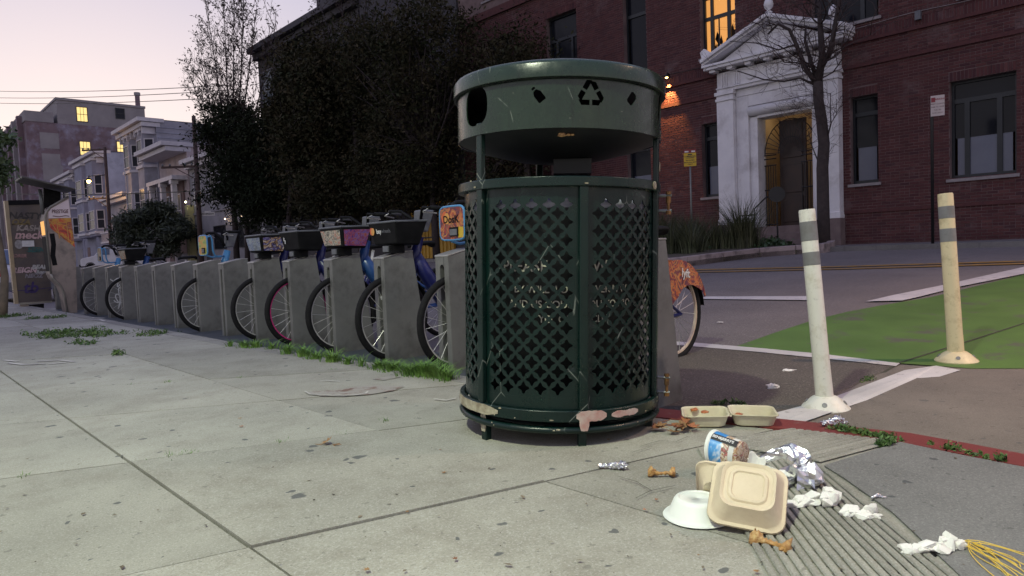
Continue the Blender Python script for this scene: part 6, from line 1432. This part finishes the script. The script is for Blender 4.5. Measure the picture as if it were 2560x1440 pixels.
# napkins
def napkin(label, px, py, lobes, seed):
    g_ = on_z(px, py); t = thing('paper_napkin', label, 'napkin', g_, 0, 'crumpled paper napkins'); fm = Matrix(((RH.x, FH.x, 0), (RH.y, FH.y, 0), (0, 0, 1))); r_ = random.Random(seed*31)
    bm = bmesh.new()
    for i, (dx, dy, s, rot) in enumerate(lobes):
        for k in range(4):                   # each fold is a few overlapping faceted shells
            M_ = fm @ Matrix.Rotation(rad(rot+r_.uniform(-40, 40)), 3, 'Z') @ Matrix.Rotation(r_.uniform(-.5, .5), 3, 'X'); c = RH*(dx+r_.uniform(-.45, .45)*s[0])+FH*(dy+r_.uniform(-.4, .4)*s[1])+ZU*(s[2]*r_.uniform(.45, .95)); vs = []
            f = r_.uniform(.55, .95)
            for q in range(13):
                d = Vector((r_.gauss(0, 1), r_.gauss(0, 1), r_.gauss(0, 1))).normalized(); p = c+M_ @ Vector((d.x*s[0]*f, d.y*s[1]*f, d.z*s[2]*f)); p.z = max(p.z, .0012+.002*r_.random()); vs.append(bm.verts.new(p))
            h = bmesh.ops.convex_hull(bm, input=vs); bmesh.ops.delete(bm, geom=list({x for x in h['geom_interior']+h['geom_unused'] if isinstance(x, bmesh.types.BMVert)}), context='VERTS')
    me = bpy.data.meshes.new('paper'); bm.to_mesh(me); bm.free(); me.materials.append(NAP); o = bpy.data.objects.new('paper', me); COL.objects.link(o); o.parent = t; bevel(o, .0022, 2); o.modifiers[0].angle_limit = rad(12); me.shade_smooth(); me.set_sharp_from_angle(angle=rad(30))
    return t
napkin('crumpled white napkin below the foil on the ramp ridges', 2044, 1266, [(-.062, -.004, (.022, .020, .012), 0), (-.030, .0, (.036, .022, .020), 8), (.012, .004, (.044, .030, .030), 12), (.046, .012, (.024, .026, .028), 40)], 3)
napkin('folded white napkin right of the first napkin beside the dark ramp panel', 2160, 1294, [(-.030, .006, (.026, .020, .018), 20), (.0, -.006, (.034, .022, .016), -25), (.026, .016, (.030, .014, .022), 20), (.022, -.012, (.024, .012, .010), 10)], 9)
napkin('white napkin at the lower right attached to yellow strands', 2334, 1380, [(-.060, -.004, (.026, .020, .015), 5), (-.026, -.008, (.034, .022, .016), -15), (.008, -.004, (.028, .020, .016), 20), (.030, .004, (.026, .022, .022), 25), (.046, .014, (.026, .020, .028), 40), (.058, .004, (.020, .016, .016), 0)], 19)
def sheet(parent, name, mat, fn, nu=14, nv=14, th=.0012):
    mb = MB(); mb.add([fn(i/nu, j/nv) for i in range(nu+1) for j in range(nv+1)], [(i*(nv+1)+j, (i+1)*(nv+1)+j, (i+1)*(nv+1)+j+1, i*(nv+1)+j+1) for i in range(nu) for j in range(nv)]); o = mb.build(name, mat, parent, True); solid(o, th); return o
g4 = on_z(1950, 1205); wp = thing('food_wrapper', 'curled white paper wrapper lying between the cup and the foil', 'wrapper', g4)
W_ = lambda px, py, h=0.: on_z(px, py)-g4
def fold(u, v): p = RH*(-.075+.15*u)+FH*(-.045+.11*v); z = .012+.020*abs(math.sin(3.3*u+1.2*v))+.024*noise.noise(Vector((u*3, v*3, 2)))+.03*max(0, .22-u)*4*v; return p+ZU*max(.002, z)
sheet(wp, 'paper', NAP, fold, 22, 22)
def flap(u, v): a = -.6+2.2*u; p = RH*(-.085+.026*math.sin(a)+.02*v)+FH*(.0+.03*math.cos(a)); return p+ZU*(.004+.082*v*(1-.25*u)+.006*math.sin(9*u))
sheet(wp, 'standing_flap', NAP, flap, 12, 12)
def flap2(u, v): return RH*(.055+.06*u)+FH*(-.01+.035*math.sin(2.5*v))+ZU*(.006+.03*math.sin(3.1*v)*(1-.4*u)+.012*noise.noise(Vector((u*4, v*4, 9))))
sheet(wp, 'curled_edge', NAP, flap2, 12, 12)
mb = MB(); blob(mb, RH*-.018+FH*-.035+ZU*.012, (.028, .012, .010), 5, .4, 2, 2, True); mb.build('beet_smear', pm('beet_red', (.22, .02, .06), (.16, .015, .04), 40, .4), wp, True)
# foil
def foil_tube(label, px, py, pts, rs, seed, name='foil_wrap', cat='foil'):
    g_ = on_z(px, py); t = thing(name, label, cat, g_); mb = MB(); P = [Vector(p) for p in pts]; K = 26; path = []; rad_ = []
    for i in range(K+1):
        u = i/K*(len(P)-1); k = min(len(P)-2, int(u)); f = u-k; path.append(P[k].lerp(P[k+1], f)); rad_.append(rs[k]*(1-f)+rs[k+1]*f)
    o_ = len(mb.v); mb.tube(path, rad_, 16); rg_ = random.Random(seed); nv = []
    for i, v in enumerate(mb.v):
        v = Vector(v); c = path[min(K, i//16)]; d = v-c; q_ = v*95+Vector((seed, 0, 0)); r = .82+.55*abs(noise.noise(q_))+.45*noise.noise(q_*2.3)+rg_.uniform(-.16, .16); p = c+d*max(.35, r); p.z = max(.001, p.z); nv.append(tuple(p))
    mb.v = nv; mb.build('foil', FOIL, t); return t
F_ = lambda dx, dy, dz: RH*dx+FH*dy+ZU*dz
FS = lambda dx, dy, dz: RH*dx*1.25+FH*dy*1.2+ZU*dz*1.15
fo = foil_tube('crumpled aluminium foil loop arching over the paper wrapper', 1995, 1215, [FS(-.09, .075, .028), FS(-.045, .07, .055), FS(-.005, .05, .078), FS(.02, .025, .062), FS(.016, .0, .038), FS(-.01, -.01, .025), FS(.03, -.02, .028), FS(.035, -.025, .01)], [.008, .015, .024, .027, .025, .036, .038, .014], 4)
mb = MB(); blob(mb, F_(-.045, -.012, .018), (.04, .022, .018), 8, .6, 6, 3); mb.build('foil_fold', FOIL, fo)
mb = MB(); blob(mb, F_(.055, -.012, .014), (.014, .010, .010), 21, .5, 3, 2); mb.build('chicken_scrap', BONE, fo, True); mb = MB(); blob(mb, F_(.06, .002, .022), (.007, .006, .014), 23, .5, 3, 2); mb.build('chicken_scrap', BONE, fo, True)
foil_tube('small foil twist lying left of the chicken bone near the trash can', 1532, 1172, [F_(-.045, .012, .008), F_(-.02, .006, .009), F_(.01, -.002, .013), F_(.03, -.008, .014), F_(.045, -.012, .008)], [.007, .006, .012, .015, .008], 9)
foil_tube('thin foil sliver beside the folded napkin on the dark ramp panel', 2196, 1250, [F_(-.02, 0, .006), F_(0, .004, .011), F_(.022, .002, .006)], [.003, .005, .002], 12)
foil_tube('grey foil scrap lying in the weeds on the red kerb', 2085, 1066, [F_(-.05, 0, .012), F_(-.02, 0, .016), F_(.02, .01, .022), F_(.05, .0, .010)], [.009, .010, .018, .006], 15)
# bones
def bone(label, px, py, ang, L_, seed, ra=1., rb=1.):
    g_ = on_z(px, py); t = thing('chicken_bone', label, 'chicken bone', g_, 0, 'gnawed chicken bones'); a = rad(ang); d = RH*math.cos(a)+FH*math.sin(a); s_ = d.cross(ZU); mb = MB(); K = 18; path = [d*(L_*(i/K-.5))+ZU*.010+s_*.006*math.sin(3.1*i/K+seed) for i in range(K+1)]
    rr_ = [.0055+.0125*ra*math.exp(-((i/K-.08)/.13)**2)+.0105*rb*math.exp(-((i/K-.93)/.10)**2)+.001*math.sin(i*2.2+seed) for i in range(K+1)]; mb.tube(path, rr_, 12); nv = []
    for i, v in enumerate(mb.v):
        v = Vector(v); c = path[min(K, i//12)]; dd = v-c; q_ = v*70+Vector((seed*5, 0, 0)); p = c+dd*(.62+1.5*abs(noise.noise(q_))+.45*noise.noise(q_*2.4)); p.z = max(.001, p.z); nv.append(tuple(p))
    mb.v = nv; mb.build('bone', BONE, t, True)
    for k in range(5):
        m2 = MB(); u = random.Random(seed*10+k).choice([.04, .1, .18, .88, .95]); blob(m2, d*(L_*(u-.5))+ZU*(.010+.004*(k % 2))+s_*random.Random(seed+k).uniform(-.009, .009), (.008, .006, .005), seed+k, .5, 3, 2); m2.build('gristle', BONE, t, True)
bone('golden gnawed chicken bone between the trash can and the bowl', 1655, 1190, -20, .080, 1, 1.15, .95)
bone('golden gnawed chicken bone in front of the tan takeout box', 1928, 1368, -58, .088, 2, 1.5, .85)
# leaves
def maple(mb, M, s, curl, seed):
    rg_ = random.Random(seed); P = []
    lob = [(0, 1.0), (25, .45), (48, .85), (72, .40), (100, .62), (135, .30), (165, .28)]
    for a, r in lob: P.append((r*math.sin(rad(a)), r*math.cos(rad(a))))
    for a, r in lob[::-1][:-1]: P.append((-r*math.sin(rad(a))*rg_.uniform(.85, 1.1), r*math.cos(rad(a))*rg_.uniform(.9, 1.1)))
    vs = [M @ Vector((0, .1*s, curl*s*.1))]+[M @ Vector((x*s, y*s, curl*s*((x*x)*.8+(y-.2)**2*.5)+rg_.uniform(0, .12)*s*curl)) for x, y in P]
    return mb.add(vs, [(0, i+1, (i+1) % len(P)+1) for i in range(len(P))])
g5 = on_z(828, 1113); lf = thing('fallen_leaf', 'single large curled brown maple leaf on the open pavement', 'leaf', g5)
mb = MB(); maple(mb, frame(ZU*.006, RH*.3+FH*.95, RH*.95-FH*.3+ZU*.15), .062, .65, 3); solid(mb.build('blade', LEAFT, lf, False), .0008); mb = MB(); maple(mb, frame(ZU*.016+RH*-.01, RH*.4+FH*.7+ZU*.3, RH*-.6+FH*.4-ZU*.3), .036, .6, 8); solid(mb.build('blade', LEAFT, lf, False), .0008)
MB().tube([F_(-.008, 0, .012), F_(-.04, .0, .004), F_(-.062, .003, .006)], .0012, 5).build('stem', LEAFT, lf)
g6 = on_z(1680, 1078); lp_ = thing('leaf_pile', 'heap of curled orange dry leaves against the trash can base', 'leaf pile', g6); rg = random.Random(3)
for k in range(13):
    mb = MB(); a = rg.random()*6.28; c = F_(rg.gauss(-.012, .04), rg.gauss(0, .025), .008+.022*rg.random()); d = RH*math.cos(a)+FH*math.sin(a); M_ = frame(c, d.cross(ZU)+ZU*rg.gauss(0, .3), d+ZU*rg.gauss(0, .3)); maple(mb, M_, rg.uniform(.028, .045), rg.uniform(.3, .8), k); o = mb.build('leaf', LEAFO if k % 3 else LEAFT, lp_); solid(o, .0008)
# bits of paper in the gutter
for lb, px, py, s, sd in (('white paper scrap in the gutter beside the left bollard', 1932, 972, (.035, .022, .02), 3), ('torn flat white paper scrap on the asphalt above the other scrap', 1972, 928, (.045, .03, .008), 5), ('tiny white paper bit between two larger scraps on the asphalt', 1941, 944, (.018, .008, .004), 7), ('small white paper bit on the road near the bike wheel', 1800, 806, (.03, .015, .004), 8), ('pale paper scrap lying on the far side of the road', 2478, 613, (.16, .1, .02), 9)):
    g_ = on_road(px, py, .014); t = thing('paper_scrap', lb, 'paper scrap', g_); mb = MB(); fm = Matrix(((RH.x, FH.x, 0), (RH.y, FH.y, 0), (0, 0, 1))); blob(mb, ZU*s[2]*.5, s, sd, .5, 1.7, 3, True, fm); mb.build('paper', NAP, t, False)
# yellow strands spilling from the napkin
g7 = on_z(2480, 1400); ys_ = thing('yellow_strands', 'tangle of thin yellow plastic strands at the lower right corner', 'string', g7); YST = pm('strand_yellow', (.80, .58, .10), (.70, .48, .07), 20, .4); rg = random.Random(12)
st = on_z(2416, 1366)-g7
for k in range(15):
    e_ = on_z(2500+rg.random()*130, 1385+rg.random()*90)-g7; m1 = st.lerp(e_, .35)+RH*rg.gauss(0, .018)+FH*rg.gauss(0, .020)+ZU*rg.uniform(.004, .025); m2 = st.lerp(e_, .7)+RH*rg.gauss(0, .025)+FH*rg.gauss(0, .025)+ZU*rg.uniform(.003, .02)
    P = [st+ZU*.010+RH*rg.gauss(0, .008)+FH*rg.gauss(0, .006), m1, m2, e_+ZU*.003]; Q2 = []
    for i in range(13):
        u = i/12; Q2.append(P[0]*(1-u)**3+P[1]*3*u*(1-u)**2+P[2]*3*u*u*(1-u)+P[3]*u**3)
    MB().tube(Q2, .0011, 5).build('strand', YST, ys_, True)
# ---- specks, stains and cracks on the pavement
sp_ = MB(); rg = random.Random(77)
for k in range(240):
    px, py = rg.uniform(0, 2500), 850+590*rg.random()**.8; p = on_z(px, py)
    if p.x > cx(p.y)-.03: continue
    if (Vector((p.x, p.y))-Vector((2.08, 1.98))).length < .45: continue
    s = rg.uniform(.002, .008)*(1 if rg.random() < .9 else 1.8); a = rg.random()*3.14; e1_ = Vector((math.cos(a), math.sin(a), 0)); e2_ = Vector((-e1_.y, e1_.x, 0)); q_ = p+ZU*.0045
    sp_.add([q_+e1_*s, q_+e2_*s*.5+ZU*s*.2, q_-e1_*s*.9, q_-e2_*s*.45], [(0, 1, 2, 3)])
o = sp_.build('leaf_crumbs', pm('leaf_crumb', (.10, .075, .045), (.20, .17, .12), 20, .8, rand=.7)); tag(o, 'tiny leaf crumbs and grit scattered over the pavement', 'debris', kind='stuff')
FRAG = ['brown leaf fragment below the left part of the trash can base', 'tan leaf fragment on pavement right below the brown stain', 'tan leaf fragment on mid pavement, upper of a close pair', 'reddish leaf fragment on mid pavement, lower of a close pair', 'tan leaf fragment on the joint left of the paper bowl', 'small reddish fragment just left of the trash can foot', 'tan leaf fragment at the bottom edge of the pavement', 'reddish fragment near the bottom edge below the bowl level', 'tan leaf fragment at the bottom edge on the ramp ridges', 'tiny reddish fragment between the bone and the bowl', 'tan leaf fragment just below the trash can front', 'tiny reddish fragment left of the white bowl', 'tiny tan fragment below the white bowl']
for i, (px, py, s) in enumerate(((1110, 1183, .014), (1180, 1005, .012), (600, 1047, .016), (605, 1067, .018), (1020, 1280, .010), (1100, 1125, .008), (920, 1425, .014), (1140, 1398, .012), (1890, 1428, .012), (1640, 1250, .01), (1520, 1100, .012), (1610, 1275, .010), (1745, 1388, .006))):
    g_ = on_z(px, py, .004); mb = MB(); a = rg.random()*6; d = Vector((math.cos(a), math.sin(a), 0)); maple(mb, frame((0, 0, .001), d, d.cross(ZU)*-1), s, .5, i); o = mb.build('leaf_fragment', LEAFO if i % 2 else LEAFT); o.location = g_; tag(o, FRAG[i], 'leaf', 'leaf fragments on the pavement')
STB = _paint('spilled_brown_stain', (.20, .115, .08), (.31, .29, .25), .40, 8); STW = _paint('dried_white_paint', (.58, .56, .50), (.33, .32, .28), .58, 20)
def stain(nm, m, pix, z=.0042): MB().poly([on_z(x, y)+ZU*z for x, y in pix]).build(nm, m, walk)
stain('brown_stain', STB, [(760, 982), (850, 976), (905, 966), (960, 965), (1010, 968), (985, 978), (925, 988), (860, 993), (800, 992)]); stain('brown_stain', STB, [(930, 950), (985, 940), (1002, 944), (960, 952)])
mb = MB()
def gr(pix, w, m, nm='paint_streak'):
    P = [on_z(x, y)+ZU*.0062 for x, y in pix]; mb = MB(); vs = []
    for i, p in enumerate(P):
        t_ = (P[min(i+1, len(P)-1)]-P[max(0, i-1)]).normalized(); n_ = Vector((-t_.y, t_.x, 0))*w*(.5+.5*math.sin(math.pi*(i+.4)/len(P))); vs += [p+n_, p-n_]
    mb.add(vs, [(2*i, 2*i+1, 2*i+3, 2*i+2) for i in range(len(P)-1)]); return mb.build(nm, m, walk)
gr([(762, 980), (775, 988), (830, 991), (890, 990), (915, 986), (920, 980)], .008, STW); gr([(800, 955), (815, 953), (850, 956)], .006, STW); gr([(1085, 1000), (1115, 1003), (1140, 998)], .008, STW)
for pts in ([(20, 909), (60, 913), (110, 911)], [(90, 905), (150, 902), (185, 906)], [(10, 902), (45, 905)], [(120, 912), (165, 908)]): gr(pts, .02, STW)
for pts in ([(180, 802), (250, 800), (262, 804)], [(230, 795), (262, 796)]): gr(pts, .02, STW)
CRK = JOINT
for pts in ([(1600, 1120), (1650, 1105), (1690, 1108), (1720, 1095)], [(1545, 1195), (1590, 1208), (1630, 1232)], [(1590, 1250), (1625, 1232), (1690, 1218)], [(1580, 1135), (1630, 1120)]): gr(pts, .0014, CRK, 'crack')
# seam weeds and tar line between bay and gutter
P = [on_road(x, y, .010) for x, y in ((2035, 1013), (2100, 985), (2160, 958), (2210, 930), (2250, 906))]; mb = MB(); vs = []
for i, p in enumerate(P): vs += [p+RH*.016*(1 if i % 2 else .6), p-RH*.014]
mb.add(vs, [(2*i, 2*i+1, 2*i+3, 2*i+2) for i in range(len(P)-1)]); mb.build('tar_seam', JOINT, road)
P = [on_road(x, y, .0105) for x, y in ((2250, 906), (2340, 878), (2430, 850), (2560, 808), (2700, 770))]; mb = MB(); vs = []
for i, p in enumerate(P): vs += [p+FH*.012, p-FH*.010]
mb.add(vs, [(2*i, 2*i+1, 2*i+3, 2*i+2) for i in range(len(P)-1)]); mb.build('tar_seam', JOINT, road)
